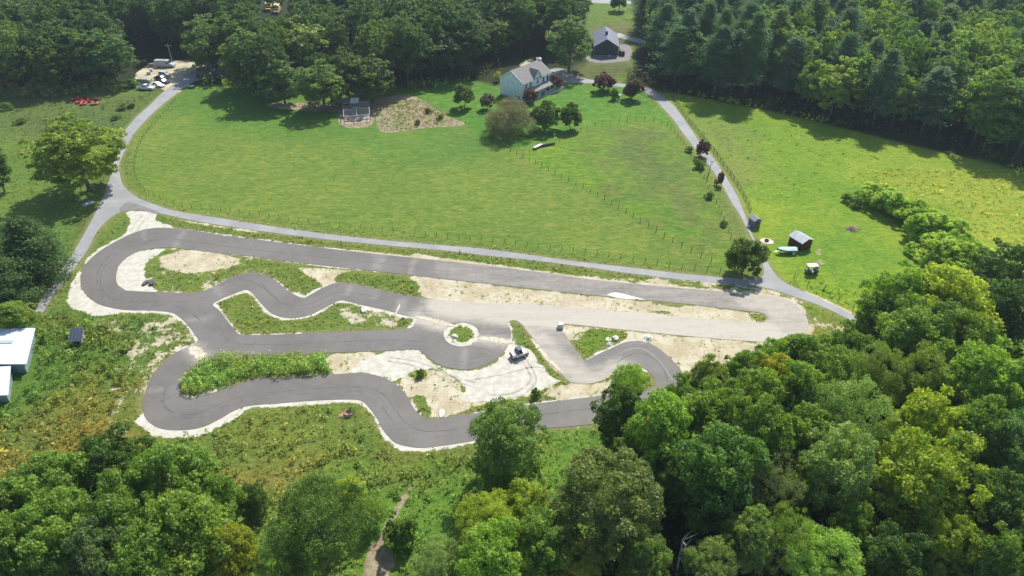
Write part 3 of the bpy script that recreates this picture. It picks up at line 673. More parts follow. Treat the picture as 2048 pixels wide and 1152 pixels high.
def crown_pine(seed, H_=22.0, base=.22, Rb=4.0, whorls=17, size=.60, spray=34):
    """white pine: tiers of level branches carrying soft upturned needle plumes, ragged outline"""
    r = np.random.default_rng(seed); Cs, Ns, vs, ts, tips = [], [], [], [], []
    for w_ in range(whorls):
        f = w_/(whorls-1); z = H_*(base+(1-base)*f**.95); rad = Rb*(1.0-f**3.0*.80)*(1 if f > .12 else .75)*r.uniform(.62, 1.2)
        nb = r.integers(5, 8); a0 = r.random()*6.3
        for b in range(nb):
            a = a0+2*PI*b/nb+r.uniform(-.3, .3); L = rad*r.uniform(.6, 1.15); tips.append((L*.9*math.cos(a), L*.9*math.sin(a), z+.3))
            bv = r.random()
            for q in range(4):
                t = (q+1.0)/4; n = int(spray*(.6+.5*t)); w2 = .20*L+.35
                c0 = np.array([L*t*math.cos(a), L*t*math.sin(a), z+.35*t*L*.25])
                C = c0+r.normal(size=(n, 3))*np.array([w2*.62, w2*.62, .30])
                Cs.append(C); Ns.append(unit(np.array([math.cos(a)*.35, math.sin(a)*.35, .8])+r.normal(size=(n, 3))*.5))
                v = .25*bv+.45*r.random()+.1; vs.append(np.full(n, v)); ts.append(np.full(n, r.random()*.6))
    C = np.array([[0, 0, H_*.99]])+r.normal(size=(60, 3))*np.array([.4, .4, .7]); Cs.append(C); Ns.append(unit(r.normal(size=(60, 3))+[0, 0, .6])); vs.append(np.full(60, .6)); ts.append(np.full(60, .3))
    me = finish_crown('crown', np.concatenate(Cs), np.concatenate(Ns), size, .34, np.concatenate(vs), np.concatenate(ts), M_NEEDLE, r)
    return me, tips
def pine_trunk(seed, H_=22.0):
    r = random.Random(seed); mb = MB(); pts = [(r.uniform(-.15, .15)*i/4, r.uniform(-.15, .15)*i/4, H_*i/8-.3) for i in range(9)]
    mb.tube(pts, [.30*(1-i/9.2) for i in range(9)], 7)
    for i in range(26):
        z = H_*r.uniform(.18, .95); a = r.uniform(0, 6.3); L = 2.6*(1.1-z/H_)+.3
        mb.tube([(0, 0, z), (L*math.cos(a), L*math.sin(a), z+.3)], [.055, .02], 4)
    me = bpy.data.meshes.new('trunk'); me.from_pydata(mb.v, [], mb.f); me.materials.append(M_PINEBARK); me.update(); return me

class Kind:                                              # a kind of tree: crown and trunk meshes at a stated natural size
    def __init__(s, crown, trunk, R_, hc, top): s.c, s.t, s.R, s.hc, s.top = crown, trunk, R_, hc, top
KINDS = {}
def broad_kind(name, seeds, bark=None, limbs=9, rad=.32, **kw):
    L = []
    for s_ in seeds:
        me, tops = crown_broad(s_, **kw); hc = kw.get('hc', 9.5)
        L.append(Kind(me, trunk_mesh(s_, tops, hc, rad, bark, limbs=limbs), kw.get('R_', 6.0), hc, hc+kw.get('V_', 5.2)*.95))
    KINDS[name] = L
broad_kind('near', (11, 12, 13, 14), boughs=52, puffs=16, leaves=46, size=.33, brad=(.18, .32), lump=.62, V_=6.6, hc=8.0, zmin=-.8)
broad_kind('plumy', (21, 22), boughs=44, puffs=15, leaves=60, size=.25, brad=(.20, .30), lump=.7, asp=.55, V_=6.4, hc=7.4, zmin=-.8)
broad_kind('airy', (31, 32), boughs=30, puffs=14, leaves=34, size=.27, open_=.30, brad=(.24, .36), asp=.5, V_=6.8, hc=8.2, zmin=-.75)
broad_kind('dense', (41, 42), boughs=60, puffs=16, leaves=58, size=.27, brad=(.17, .26), lump=.40, V_=6.8, hc=7.2, zmin=-.92, prad=(.34, .5))
broad_kind('oak', (51, 52, 53, 54), boughs=75, puffs=12, leaves=24, size=.46, V_=9.0, hc=11.5, zmin=-.9, lump=.60, brad=(.15, .26))
broad_kind('bush', (61, 62, 63), R_=2.0, V_=1.7, hc=1.1, open_=.12, boughs=22, puffs=12, leaves=26, size=.21, zmin=-.5, rad=.09, limbs=6, lump=1.0)
broad_kind('shade', (71, 72), R_=3.0, V_=2.7, hc=2.9, boughs=26, puffs=14, leaves=30, size=.26, zmin=-.7, rad=.14, limbs=7, lump=.75)
broad_kind('twiggy', (81,), R_=5.0, V_=3.7, hc=3.4, boughs=56, puffs=15, leaves=34, size=.22, zmin=-.75, open_=.05, asp=.35, rad=.2, limbs=26, lump=.7, bark=M_PALEBARK)
KINDS['pine'] = []
for s_ in (91, 92, 93, 94):
    me, tips = crown_pine(s_); KINDS['pine'].append(Kind(me, pine_trunk(s_), 3.6, 15.0, 22.0))
KINDS['lowpine'] = []
for s_ in (95, 96):
    me, tips = crown_pine(s_, H_=13, base=.06, Rb=4.2, whorls=17, size=.42, spray=90); KINDS['lowpine'].append(Kind(me, pine_trunk(s_, 13), 4.0, 6.5, 13.0))

TREES = []                                               # every placed tree: (obj, x, y, crown radius)
def plant(kind, x, y, Rm, top, tint, label, cat='tree', name='broadleaf_tree', group=None, yellow=0.0, variant=None, rz=None):
    L = KINDS[kind]; K = L[variant % len(L)] if variant is not None else L[random.randrange(len(L))]
    o = empty(name, (x, y, 0), rz if rz is not None else random.uniform(0, 2*PI)); s_ = Rm/K.R; sz = top/K.top
    o.scale = (s_*random.uniform(.94, 1.06), s_*random.uniform(.94, 1.06), sz)
    for nm, me_, par in (('crown', K.c, o), ('trunk', K.t, o)):
        c = bpy.data.objects.new(nm, me_); COL.objects.link(c); c.parent = par
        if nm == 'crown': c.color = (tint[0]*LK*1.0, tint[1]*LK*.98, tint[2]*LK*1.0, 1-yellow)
    tag(o, label, cat, group); TREES.append((o, x, y, Rm, top)); return o
def plant_px(kind, px, py, rpx, top, tint, label, **kw):
    """crown centre and radius measured on the survey frame, top = height in m"""
    K = KINDS[kind][0]; hc = K.hc*top/K.top
    x, y = G(px, py, hc); return plant(kind, x, y, rpx*GS(px, py, hc), top, tint, label, **kw)
LK = 2.9
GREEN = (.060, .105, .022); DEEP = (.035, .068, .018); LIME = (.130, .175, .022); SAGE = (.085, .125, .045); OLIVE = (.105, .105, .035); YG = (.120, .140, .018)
BRIGHT = (.082, .145, .024); BLUE = (.045, .085, .040); BRONZE = (.120, .095, .042); PLUM = (.050, .028, .034); MID = (.070, .118, .024)
T = [
 # --- lower left wood
 ('near', 232, 925, 66, 12, DEEP, 'dark green tree, highest crown of the lower left thicket, just below the white kerb bend', 0),
 ('near', 100, 985, 78, 12, MID, 'mid green tree at the left frame edge above the lower left thicket', 0),
 ('near', 15, 1020, 60, 12, GREEN, 'green tree cut by the left frame edge, upper one in the lower left thicket', 0),
 ('near', 345, 965, 84, 13, MID, 'wide green tree on the right shoulder of the lower left thicket', .1),
 ('near', 240, 1040, 78, 14, GREEN, 'green walnut-like tree in the middle of the lower left thicket', .05),
 ('near', 120, 1085, 82, 14, MID, 'yellow-green tree in the lower left thicket near the left corner', .1),
 ('near', 372, 1075, 88, 14, MID, 'broad leafy tree with pale twigs at the right bottom of the lower left thicket', .06),
 ('near', 20, 1120, 70, 14, GREEN, 'tree filling the bottom left corner of the frame', .05),
 ('dense', 215, 1130, 70, 13, (.050,.082,.036), 'grey-green fine-leaved tree at the bottom edge of the lower left thicket', 0),
 ('near', 300, 1150, 70, 13, GREEN, 'dark green tree cut by the bottom edge left of the straw coloured path', 0),
 ('near', 440, 1000, 46, 9, MID, 'small green tree stepping out of the lower left thicket toward the meadow', .1),
 ('near', 470, 1110, 48, 10, (.105,.130,.02), 'tree with golden yellow leaves at the right edge of the lower left thicket', .30),
 ('dense', 506, 1003, 30, 6, DEEP, 'small round dark tree alone between the thicket and the meadow hedge bank', 0),
 ('plumy', 640, 1060, 92, 14, DEEP, 'big dark green tree left of the straw coloured path', 0),
 ('plumy', 560, 1135, 60, 8, GREEN, 'soft green young tree at the bottom edge left of the straw path', 0),
 ('dense', 700, 990, 34, 5, LIME, 'bright lime shrub tree just under the hedge bank beside the straw path', .12),
 ('plumy', 740, 1020, 30, 5, MID, 'small soft green tree touching the upper end of the straw path', 0),
 ('bush', 800, 1068, 34, 4, GREEN, 'dark bush growing across the straw coloured path', 0),
 ('dense', 1016, 888, 80, 13, (.062,.105,.028), 'tall fine-leaved tree in front of the lowest stretch of the circuit', 0),
 ('plumy', 975, 1052, 58, 9, (.115,.160,.024), 'yellow-green feathery tree below the tall fine-leaved tree', .12),
 ('near', 1048, 1014, 52, 9, (.115,.155,.024), 'yellow-tipped leafy tree left of the bronze crowned tree', .28),
 ('near', 985, 1122, 72, 11, BRIGHT, 'bright green large-leaved tree at the bottom edge left of the bronze tree', 0),
 ('near', 1080, 1085, 62, 10, MID, 'mid green tree tucked against the lower left side of the bronze tree', 0),
 ('dense', 1160, 1130, 42, 7, (.13,.145,.03), 'small olive yellow tree at the bottom edge under the bronze tree', .1),
 ('plumy', 880, 1120, 46, 6, SAGE, 'pale grey-green shrubby tree at the bottom right of the straw path', 0),
 ('dense', 1212, 1012, 106, 15, (.064,.088,.030), 'large bronze-brown crowned tree in the lower middle of the wood', 0),
 # --- lower right wood, back to front
 ('near', 1797, 606, 68, 15, BRIGHT, 'yellowish green tree, left half of the great clump below the hayfield', .12),
 ('near', 1890, 622, 90, 17, LIME, 'great golden-edged tree rising over the clump right of the lane end', .22),
 ('near', 1838, 676, 84, 16, MID, 'rounded green tree on the front of the great clump right of the lane end', .04),
 ('near', 1755, 640, 46, 11, GREEN, 'green tree hanging over the lane where it enters the wood', 0),
 ('near', 1930, 700, 52, 14, MID, 'green tree on the right foot of the great clump', .1),
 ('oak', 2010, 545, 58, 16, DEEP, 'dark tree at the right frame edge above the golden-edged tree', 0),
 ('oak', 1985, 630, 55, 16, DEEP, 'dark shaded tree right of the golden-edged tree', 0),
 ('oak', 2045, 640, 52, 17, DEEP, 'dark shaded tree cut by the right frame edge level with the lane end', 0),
 ('near', 1548, 728, 42, 10, BRIGHT, 'green tree touching the right end of the straight', 0),
 ('near', 1600, 722, 50, 11, MID, 'leafy tree right of the one touching the end of the straight', .05),
 ('near', 1690, 695, 42, 10, GREEN, 'round green tree just below the lane before the wood', 0),
 ('near', 1650, 745, 60, 12, MID, 'green tree one row below the round tree at the lane', .04),
 ('near', 1490, 752, 44, 10, GREEN, 'green tree at the sandy edge below the long straight', 0),
 ('near', 1415, 772, 44, 10, (.085,.118,.028), 'olive green tree beside the sharp bend that runs into the wood', .08),
 ('near', 1360, 800, 42, 9, GREEN, 'green tree leaning over the last bend of the circuit', 0),
 ('plumy', 1258, 772, 36, 8, BRIGHT, 'small bright tree inside the hairpin next to the white kerb', 0),
 ('near', 1240, 832, 52, 12, DEEP, 'dark green tree standing where the lowest stretch disappears', 0),
 ('near', 1318, 868, 78, 14, BRIGHT, 'large bright green tree right of the place where the track disappears', 0),
 ('near', 1425, 840, 72, 14, MID, 'broad green tree in the wood behind the bright one', .05),
 ('near', 1545, 760, 40, 11, (.13,.150,.024), 'yellow-olive tree in the upper part of the lower right wood', .12),
 ('near', 1510, 815, 64, 14, MID, 'mid green tree below the yellow-olive tree', .03),
 ('near', 1592, 800, 58, 14, MID, 'green tree right of the yellow-olive tree', .0),
 ('plumy', 1745, 760, 60, 13, (.072,.110,.028), 'soft feathery olive tree in a dark gap of the wood', 0),
 ('plumy', 1850, 770, 60, 13, (.072,.112,.026), 'soft feathery tree in front of the great clump', 0),
 ('near', 1955, 775, 84, 16, BRIGHT, 'big light green tree near the right frame edge', .05),
 ('near', 2035, 800, 56, 15, BRIGHT, 'light green tree cut by the right frame edge', .03),
 ('near', 1255, 925, 40, 9, GREEN, 'small green tree under the large bright green tree', 0),
 ('near', 1432, 945, 84, 15, (.045,.092,.022), 'deep green dome-shaped tree right of the bronze tree', 0),
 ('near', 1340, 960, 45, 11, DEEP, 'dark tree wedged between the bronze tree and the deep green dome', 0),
 ('near', 1520, 885, 60, 14, MID, 'green tree up against the right of the broad green tree', .03),
 ('plumy', 1700, 850, 78, 15, (.078,.128,.046), 'bluish sage feathery dome in the middle of the lower right wood', 0),
 ('near', 1600, 880, 56, 13, MID, 'green tree left of the bluish sage dome', 0),
 ('near', 1845, 865, 66, 15, LIME, 'tree with yellow tips right of the bluish sage dome', .30),
 ('near', 1935, 880, 62, 15, GREEN, 'dark green tree behind the large yellow-tipped crown', 0),
 ('near', 2020, 905, 66, 15, (.058,.105,.040), 'blue-green tree at the right frame edge below the light green pair', 0),
 ('dense', 1672, 942, 74, 15, (.092,.140,.052), 'pale sage dense crown above the dark hollow', .04),
 ('plumy', 1612, 975, 36, 10, LIME, 'small lime green tree attached to the left of the pale sage crown', .02),
 ('airy', 1545, 985, 56, 12, (.058,.085,.045), 'thin grey twiggy tree left of the lime green one', 0),
 ('near', 1860, 965, 100, 17, (.105,.145,.020), 'very large yellow-tipped crown at the lower right', .36),
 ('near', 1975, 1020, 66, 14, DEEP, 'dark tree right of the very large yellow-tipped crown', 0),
 ('near', 1705, 1055, 44, 9, MID, 'light young tree in the dark hollow under the pale sage crown', 0),
 ('near', 1500, 1080, 50, 10, (.085,.130,.040), 'grey-green tree at the bottom beside the fallen pale trunk', 0),
 ('airy', 1575, 1085, 48, 11, MID, 'thin crowned tree at the bottom left of the bright mound-shaped tree', 0),
 ('plumy', 1650, 1128, 70, 9, (.105,.175,.040), 'bright mound-shaped tree at the bottom edge', 0),
 ('near', 1288, 1120, 50, 9, (.065,.105,.028), 'green tree at the bottom edge right of the bronze tree', 0),
 ('plumy', 1420, 1135, 48, 8, SAGE, 'sage green feathery tree at the bottom edge', 0),
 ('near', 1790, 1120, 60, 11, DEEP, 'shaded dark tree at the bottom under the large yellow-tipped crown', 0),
 ('near', 1885, 1095, 56, 12, (.10,.14,.022), 'tree with a few yellow sprays below the very large yellow-tipped crown', .2),
 ('near', 1975, 1130, 62, 12, GREEN, 'green tree at the bottom edge near the right corner', 0),
 ('near', 2045, 1080, 62, 13, (.058,.100,.022), 'tree filling the bottom right corner', 0),
 # --- left side
 ('oak', 149, 300, 84, 18, (.082,.118,.018), 'large round yellow-green tree beside the lane junction', .08),
 ('lowpine', 60, 505, 56, 13, (.030,.056,.020), 'dark conifer left of the lane to the farm buildings', 0),
 ('lowpine', -10, 560, 54, 13, (.030,.054,.020), 'dark conifer cut by the left frame edge', 0),
 ('near', 28, 632, 36, 6, (.085,.130,.030), 'leathery leaved small tree over the white metal roof', .02),
 ('oak', -15, 330, 30, 12, DEEP, 'dark tree cut by the left edge level with the big yellow-green tree', 0),
 # --- lawn and fields
 ('shade', 1492, 515, 35, 7, (.050,.080,.020), 'dense dark round tree on the corner of driveway and lane', 0),
 ('shade', 928, 193, 21, 6.5, (.052,.085,.028), 'small green tree standing alone right of the garden plot', 0),
 ('shade', 975, 203, 13, 4.5, (.075,.072,.062), 'narrow greyish purple shrub tree left of the farmhouse', 0),
 ('twiggy', 1018, 240, 48, 8, (.070,.074,.054), 'wide grey-brown twiggy tree in front of the farmhouse', 0),
 ('shade', 1092, 232, 27, 7.5, (.045,.078,.022), 'dark green tree right of the grey-brown twiggy tree', 0),
 ('shade', 1142, 236, 21, 6.5, (.052,.088,.022), 'smaller green tree, right one of the pair on the house lawn', 0),
 ('shade', 1060, 192, 13, 4.2, (.062,.036,.034), 'reddish purple ornamental tree at the near corner of the farmhouse', 0),
 ('shade', 1112, 165, 14, 4.2, (.056,.034,.032), 'reddish purple ornamental tree at the far corner of the farmhouse porch', 0),
 ('shade', 1208, 165, 20, 5.2, PLUM, 'purple leaved tree on the driveway verge, left of the pair', 0),
 ('shade', 1265, 180, 19, 5.6, (.052,.042,.034), 'purple leaved tree on the driveway verge, right of the pair', 0),
 ('bush', 1229, 192, 8, 3, MID, 'tiny green sapling on the lawn between the two purple trees', 0),
 ('shade', 1238, 6, 17, 6.5, DEEP, 'dark round tree alone in the far lawn behind the barn', 0),
 ('shade', 1406, 298, 13, 4.2, PLUM, 'purple leaved tree overhanging the driveway bend', 0),
 ('bush', 1439, 362, 7, 3.0, (.070,.050,.055), 'thin purple sapling beside the driveway below the larger purple tree', 0),
 ('bush', 995, 156, 7, 3.2, (.19,.20,.05), 'small yellow pointed shrub at the left corner of the farmhouse', 0),
]
for i, t in enumerate(T):
    kd, px, py, rp, top, tint, lab, yel = t
    nm = {'lowpine': 'conifer_tree', 'bush': 'garden_shrub', 'shade': 'shade_tree'}.get(kd, 'broadleaf_tree')
    grp = 'trees of the lower woods' if py > 540 else ('trees around the fields' if kd != 'shade' and kd != 'bush' else 'garden and lawn trees')
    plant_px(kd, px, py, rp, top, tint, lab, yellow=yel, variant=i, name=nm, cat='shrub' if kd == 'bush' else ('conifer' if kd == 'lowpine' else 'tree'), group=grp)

# --- row of tall shrubs across the hayfield
HB = [(1755,392,29,'first'),(1782,408,31,'second'),(1808,422,31,'third'),(1838,438,30,'fourth'),(1868,452,30,'fifth'),(1893,470,30,'sixth'),(1918,488,28,'seventh'),(1868,502,32,'lower left'),(1905,518,32,'lower middle'),(1945,512,30,'lower right'),(1832,462,20,'inner')]
for i, (px, py, rp, o_) in enumerate(HB):
    lab = f'{o_} leafy shrub from the upper end of the thicket row in the right hayfield' if 'low' not in o_ and o_ != 'inner' else f'leafy shrub in the {o_} part of the thicket row in the right hayfield'
    plant_px('bush', px, py, rp*1.08, 4.4, (.120,.185,.030), lab, cat='shrub', name='field_shrub', group='shrub thicket in the hayfield', variant=i)
for px, py, rp, lab in [(1693,398,9,'small low shrub left of the thicket row, further one'),(1711,406,12,'small low shrub left of the thicket row, nearer one'),(1070,787,9,'small dark shrub alone in the pale gravel yard below the utility vehicle'),
    (40,243,9,'round pale shrub in the scrub left of the yellow-green tree'),(12,215,10,'low shrub in the scrub at the left frame edge'),(268,168,12,'leafy shrub in front of the parked cars'),(245,215,9,'shrub in the scrub left of the north lane'),(232,235,8,'dark shrub at the foot of the scrub slope beside the north lane'),
    (262,212,8,'small shrub hugging the north lane verge'),(1080,178,8,'low shrub in the bed in front of the farmhouse porch, left one'),(1092,172,9,'low shrub in the bed in front of the farmhouse porch, middle one'),(1100,180,6,'low shrub in the bed in front of the farmhouse porch, right one'),
    (840,748,8,'grassy shrub on the gravel tongue left of the yard'),(1378,300,7,'shrub on the paddock fence below the purple tree'),(1418,392,8,'shrub on the paddock fence halfway down the driveway'),(1447,448,7,'shrub on the lower paddock fence'),(1400,330,12,'dark low shrub beside the driveway under the purple tree'),
    (857,222,7,'dry bush inside the garden plot'),(880,236,6,'dry bush near the right fence of the garden plot'),(835,246,5,'dry bush at the lower fence of the garden plot')]:
    plant_px('bush', px, py, rp, max(1.2, rp*.17), (.062,.105,.026) if 'dry' not in lab else (.075,.070,.040), lab, cat='shrub', name='shrub')

# --- the woods behind: front trees one by one, the mass behind as stuff
RES = [(262,108,480,186,0), (1186,48,1268,150,0), (1184,-30,1262,60,0), (1000,112,1132,215,0), (562,112,612,152,.3), (528,-8,568,30,0), (683,195,750,252,0), (745,188,935,268,0), (1130,135,1290,200,0), (1478,28,1510,60,.2), (1184,100,1270,140,0), (690,60,715,110,.4)]
F_LEFT = GP([(-700,120),(-120,185),(60,196),(180,190),(262,176),(268,150),(305,124),(360,112),(400,116),(398,150),(440,160),(500,178),(545,205),(600,222),(680,214),(762,192),(840,176),(900,168),(960,150),(1000,128),(1060,112),(1100,122),(1150,146),(1178,140),(1176,100),(1182,60),(1180,-30),(1180,-190),(-900,-190)])
F_RIGHT = GP([(1256,150),(1300,168),(1380,184),(1470,202),(1560,218),(1650,240),(1740,256),(1830,276),(1920,296),(1990,318),(2060,360),(2150,430),(2600,600),(3300,400),(3000,-190),(1262,-190),(1262,60)])
pts_l, pts_r = [], []
for (poly, lst) in ((F_LEFT, pts_l), (F_RIGHT, pts_r)):
    A = np.array(poly); sp = 8.6 if lst is pts_l else 8.0; r = np.random.default_rng(31 if lst is pts_l else 32)
    yv = np.arange(max(120, A[:, 1].min()), min(560, A[:, 1].max()), sp*.87)
    for j, y0 in enumerate(yv):
        xs = np.arange(max(-330, A[:, 0].min()), min(330, A[:, 0].max()), sp)+(sp/2 if j % 2 else 0)
        xs = xs+r.uniform(-.34, .34, len(xs))*sp; ys = y0+r.uniform(-.34, .34, len(xs))*sp
        ok = sd_poly(poly, xs, ys) > 1.2
        lst += [(a, b) for a, b in zip(xs[ok], ys[ok])]
def reserved(x, y, Rm, top):
    u, v, s_ = proj(x, y, top*.65); bu, bv, bs = proj(x, y, 0)
    for x0, y0, x1, y1, ease in RES:
        e = Rm*s_*(1-ease)
        if x0-e < u < x1+e and y0-e*.9 < v < y1+e and bv > y0-2: return True
        if x0-3 < bu < x1+3 and y0-2 < bv < y1+3: return True
    return False
ORD = ['first','second','third','fourth','fifth','sixth','seventh','eighth','ninth','tenth','eleventh','twelfth','thirteenth','fourteenth','fifteenth','sixteenth','seventeenth','eighteenth','nineteenth','twentieth']
def ordinal(n):
    return ORD[n] if n < 20 else ['', '', 'twenty', 'thirty', 'forty', 'fifty', 'sixty', 'seventy', 'eighty', 'ninety'][(n+1)//10]+('-'+ORD[(n+1) % 10-1] if (n+1) % 10 else 'th')
cand = []
for side, lst in (('left', pts_l), ('right', pts_r)):
    poly = F_LEFT if side == 'left' else F_RIGHT
    arr = np.array(lst); dep = sd_poly(poly, arr[:, 0], arr[:, 1], pad=400)
    for (x, y), d in zip(lst, dep):
        Rm = random.uniform(4.2, 7.4); top = random.uniform(14.5, 24)
        u, v, s_ = proj(x, y, top); ub, vb, _ = proj(x, y, 0)
        if u < -90 or u > 2140 or vb < -8 and v < -60: continue
        if reserved(x, y, Rm, top): continue
        if side == 'left': kd = 'oak' if random.random() > .10 else 'near'
        else:
            pineness = (.86 if ub < 1560 else .66) if (ub < 1700 or vb < 120) else .22
            kd = 'pine' if random.random() < pineness-.08 else 'oak'
        if kd == 'pine': Rm = random.uniform(4.0, 5.8); top = random.uniform(17, 25)
        vis = sum(1 for q in (0.5, .8, 1.0) if -20 < proj(x, y, top*q)[1])
        if vis == 0: continue
        cand.append([side, kd, x, y, Rm, top, d, u, v])
# the nearest to the camera show largest
cand.sort(key=lambda c: (c[3]+.0*c[2]))
front = [c for c in cand if c[6] < 13]; rest = [c for c in cand if c[6] >= 13]
indiv = front+rest[:max(0, 250-len(front))]; mass = rest[max(0, 250-len(front)):]
sec = {}
def section(c):
    side, kd, x, y, Rm, top, d, u, v = c
    if side == 'left':
        z = 'above the scrub at the far left' if u < 262 else 'around the parked vehicles' if u < 480 else 'behind the timber garden pen' if u < 760 else 'behind the vegetable garden' if u < 960 else 'behind the farmhouse'
    else:
        z = 'right of the dark barn' if u < 1420 else 'above the driveway field' if u < 1640 else 'above the middle of the hayfield' if u < 1850 else 'above the right end of the hayfield'
    row = 'front edge' if d < 6.5 else 'second rank' if d < 13 else 'deeper part'
    return z, row
for c in indiv: sec.setdefault((section(c), c[1] == 'pine'), []).append(c)
TL = [(.034,.064,.022),(.042,.076,.022),(.028,.054,.020),(.052,.088,.024),(.038,.070,.030)]
TP = [(.036,.076,.034),(.042,.088,.036),(.030,.064,.032),(.056,.096,.030),(.044,.080,.040)]
for ((z, row), isp), L in sec.items():
    L.sort(key=lambda c: c[7])
    for n, c in enumerate(L):
        side, kd, x, y, Rm, top, d, u, v = c
        tint = random.choice(TP if isp else TL)
        if side == 'right' and not isp: tint = random.choice([(.060,.110,.026),(.070,.125,.028),(.052,.098,.026)])
        if u > 1640 and not isp and random.random() < .2: tint = (.095,.140,.028)
        if isp: lab = f'{ordinal(n)} pine from the left, {row}, {z}'
        else: lab = f'{ordinal(n)} leafy tree from the left, {row}, {z}'
        plant(kd, x, y, Rm, top, tint, lab, cat='pine' if isp else 'tree', name='pine_tree' if isp else 'woodland_tree', group='tall pines of the far wood' if isp else 'tall trees of the far wood')
# tall trees picked out in the photograph
for kd, px, py, rp, top, tint, lab in [
  ('oak',600,90,58,20,(.075,.115,.040),'big grey-green crown standing out before the wood, left of the garden pen'), ('oak',640,165,46,15,(.062,.100,.034),'lower grey-green crown overhanging the pasture left of the garden pen'),
  ('oak',415,75,52,18,(.052,.088,.026),'broad dark tree right of the parked vehicles, over the lane end'), ('oak',500,110,50,19,(.058,.096,.030),'tree between the lane end and the hidden house'),
  ('oak',215,105,52,18,(.040,.078,.026),'bushy dark tree just left of the parked van'), ('oak',740,150,46,15,(.042,.072,.022),'dark low-crowned tree behind the garden pen'),
  ('oak',560,158,42,14,(.056,.092,.032),'leafy tree overhanging the pasture below the hidden house'), ('oak',478,122,38,15,(.050,.088,.028),'leafy tree at the corner of the lane end and the pasture'), ('oak',408,106,30,14,(.048,.086,.026),'smaller dark tree over the lane end beside the broad dark tree'), ('oak',692,142,38,16,(.044,.076,.026),'dark tree directly above the coop of the garden pen'),
  ('oak',1140,80,44,19,(.056,.094,.034),'dense tree immediately left of the dark barn'), ('oak',1875,120,70,22,(.085,.140,.028),'huge light green tree over the hayfield edge'),
  ('oak',1672,110,36,20,(.105,.150,.030),'lime green tree among the pines'), ('oak',1985,170,52,19,(.062,.110,.030),'broad tree right of the huge light green tree'), ('oak',1745,125,28,19,(.095,.125,.036),'olive tinted tree left of the huge light green tree')]:
    plant_px(kd, px, py, rp, top, tint, lab, name='woodland_tree', cat='tree', group='tall trees of the far wood', variant=px)

# mass of trees behind: points with tree meshes scattered by geometry nodes
def scatter(name, label, protos, pts, sc_lo, sc_hi, base_R, base_top):
    c = bpy.data.collections.new(name+'_source')
    for i, (me_c, me_t, tint) in enumerate(protos):
        o = bpy.data.objects.new(f'{name}_kind', me_c); o.color = (*[q*LK for q in tint], 1); c.objects.link(o)
    me = bpy.data.meshes.new(name); me.from_pydata([(x, y, 0) for x, y, *_ in pts], [], [])
    fattr(me, 'sxy', [p[2]/base_R for p in pts]); fattr(me, 'sz', [p[3]/base_top for p in pts])
    o = bpy.data.objects.new(name, me); COL.objects.link(o); o.color = (*[q*LK for q in protos[0][2]], 1)
    ng = bpy.data.node_groups.new(name, 'GeometryNodeTree'); ng.interface.new_socket('Geometry', in_out='INPUT', socket_type='NodeSocketGeometry'); ng.interface.new_socket('Geometry', in_out='OUTPUT', socket_type='NodeSocketGeometry')
    n = ng.nodes; l = ng.links; gi = n.new('NodeGroupInput'); go = n.new('NodeGroupOutput'); ip = n.new('GeometryNodeInstanceOnPoints'); ci = n.new('GeometryNodeCollectionInfo')
    ci.inputs['Collection'].default_value = c; ci.inputs['Separate Children'].default_value = True; ci.inputs['Reset Children'].default_value = True
    ip.inputs['Pick Instance'].default_value = True
    rv = n.new('FunctionNodeRandomValue'); rv.data_type = 'FLOAT_VECTOR'; rv.inputs[0].default_value = (0, 0, 0); rv.inputs[1].default_value = (0, 0, 6.283)
    cs = n.new('ShaderNodeCombineXYZ')
    for nm, idx in (('sxy', (0, 1)), ('sz', (2,))):
        a = n.new('GeometryNodeInputNamedAttribute'); a.data_type = 'FLOAT'; a.inputs['Name'].default_value = nm
        for q in idx: l.new(a.outputs['Attribute'], cs.inputs[q])
    l.new(gi.outputs[0], ip.inputs['Points']); l.new(ci.outputs[0], ip.inputs['Instance']); l.new(rv.outputs[0], ip.inputs['Rotation']); l.new(cs.outputs[0], ip.inputs['Scale']); l.new(ip.outputs[0], go.inputs[0])
    md = o.modifiers.new('scatter', 'NODES'); md.node_group = ng
    tag(o, label, 'woodland', kind='stuff'); return o
ml = [(x, y, Rm, top) for s_, kd, x, y, Rm, top, d, u, v in mass if kd != 'pine']
mp = [(x, y, Rm, top) for s_, kd, x, y, Rm, top, d, u, v in mass if kd == 'pine']
KO = KINDS['oak']; KPn = KINDS['pine']
scatter('far_oak_woodland', 'closed canopy of dark leafy trees filling the background', [(K.c, K.t, TL[i]) for i, K in enumerate(KO)]+[(KO[0].c, None, TL[3])], ml, 1, 1, 6.0, KO[0].top)
scatter('far_pine_woodland', 'closed canopy of blue-green pines filling the upper right', [(K.c, K.t, TP[i]) for i, K in enumerate(KPn)], mp, 1, 1, 3.6, 22.0)
# forest floor in the lower wood: understorey
print('trees', len(TREES), 'mass', len(ml), len(mp))

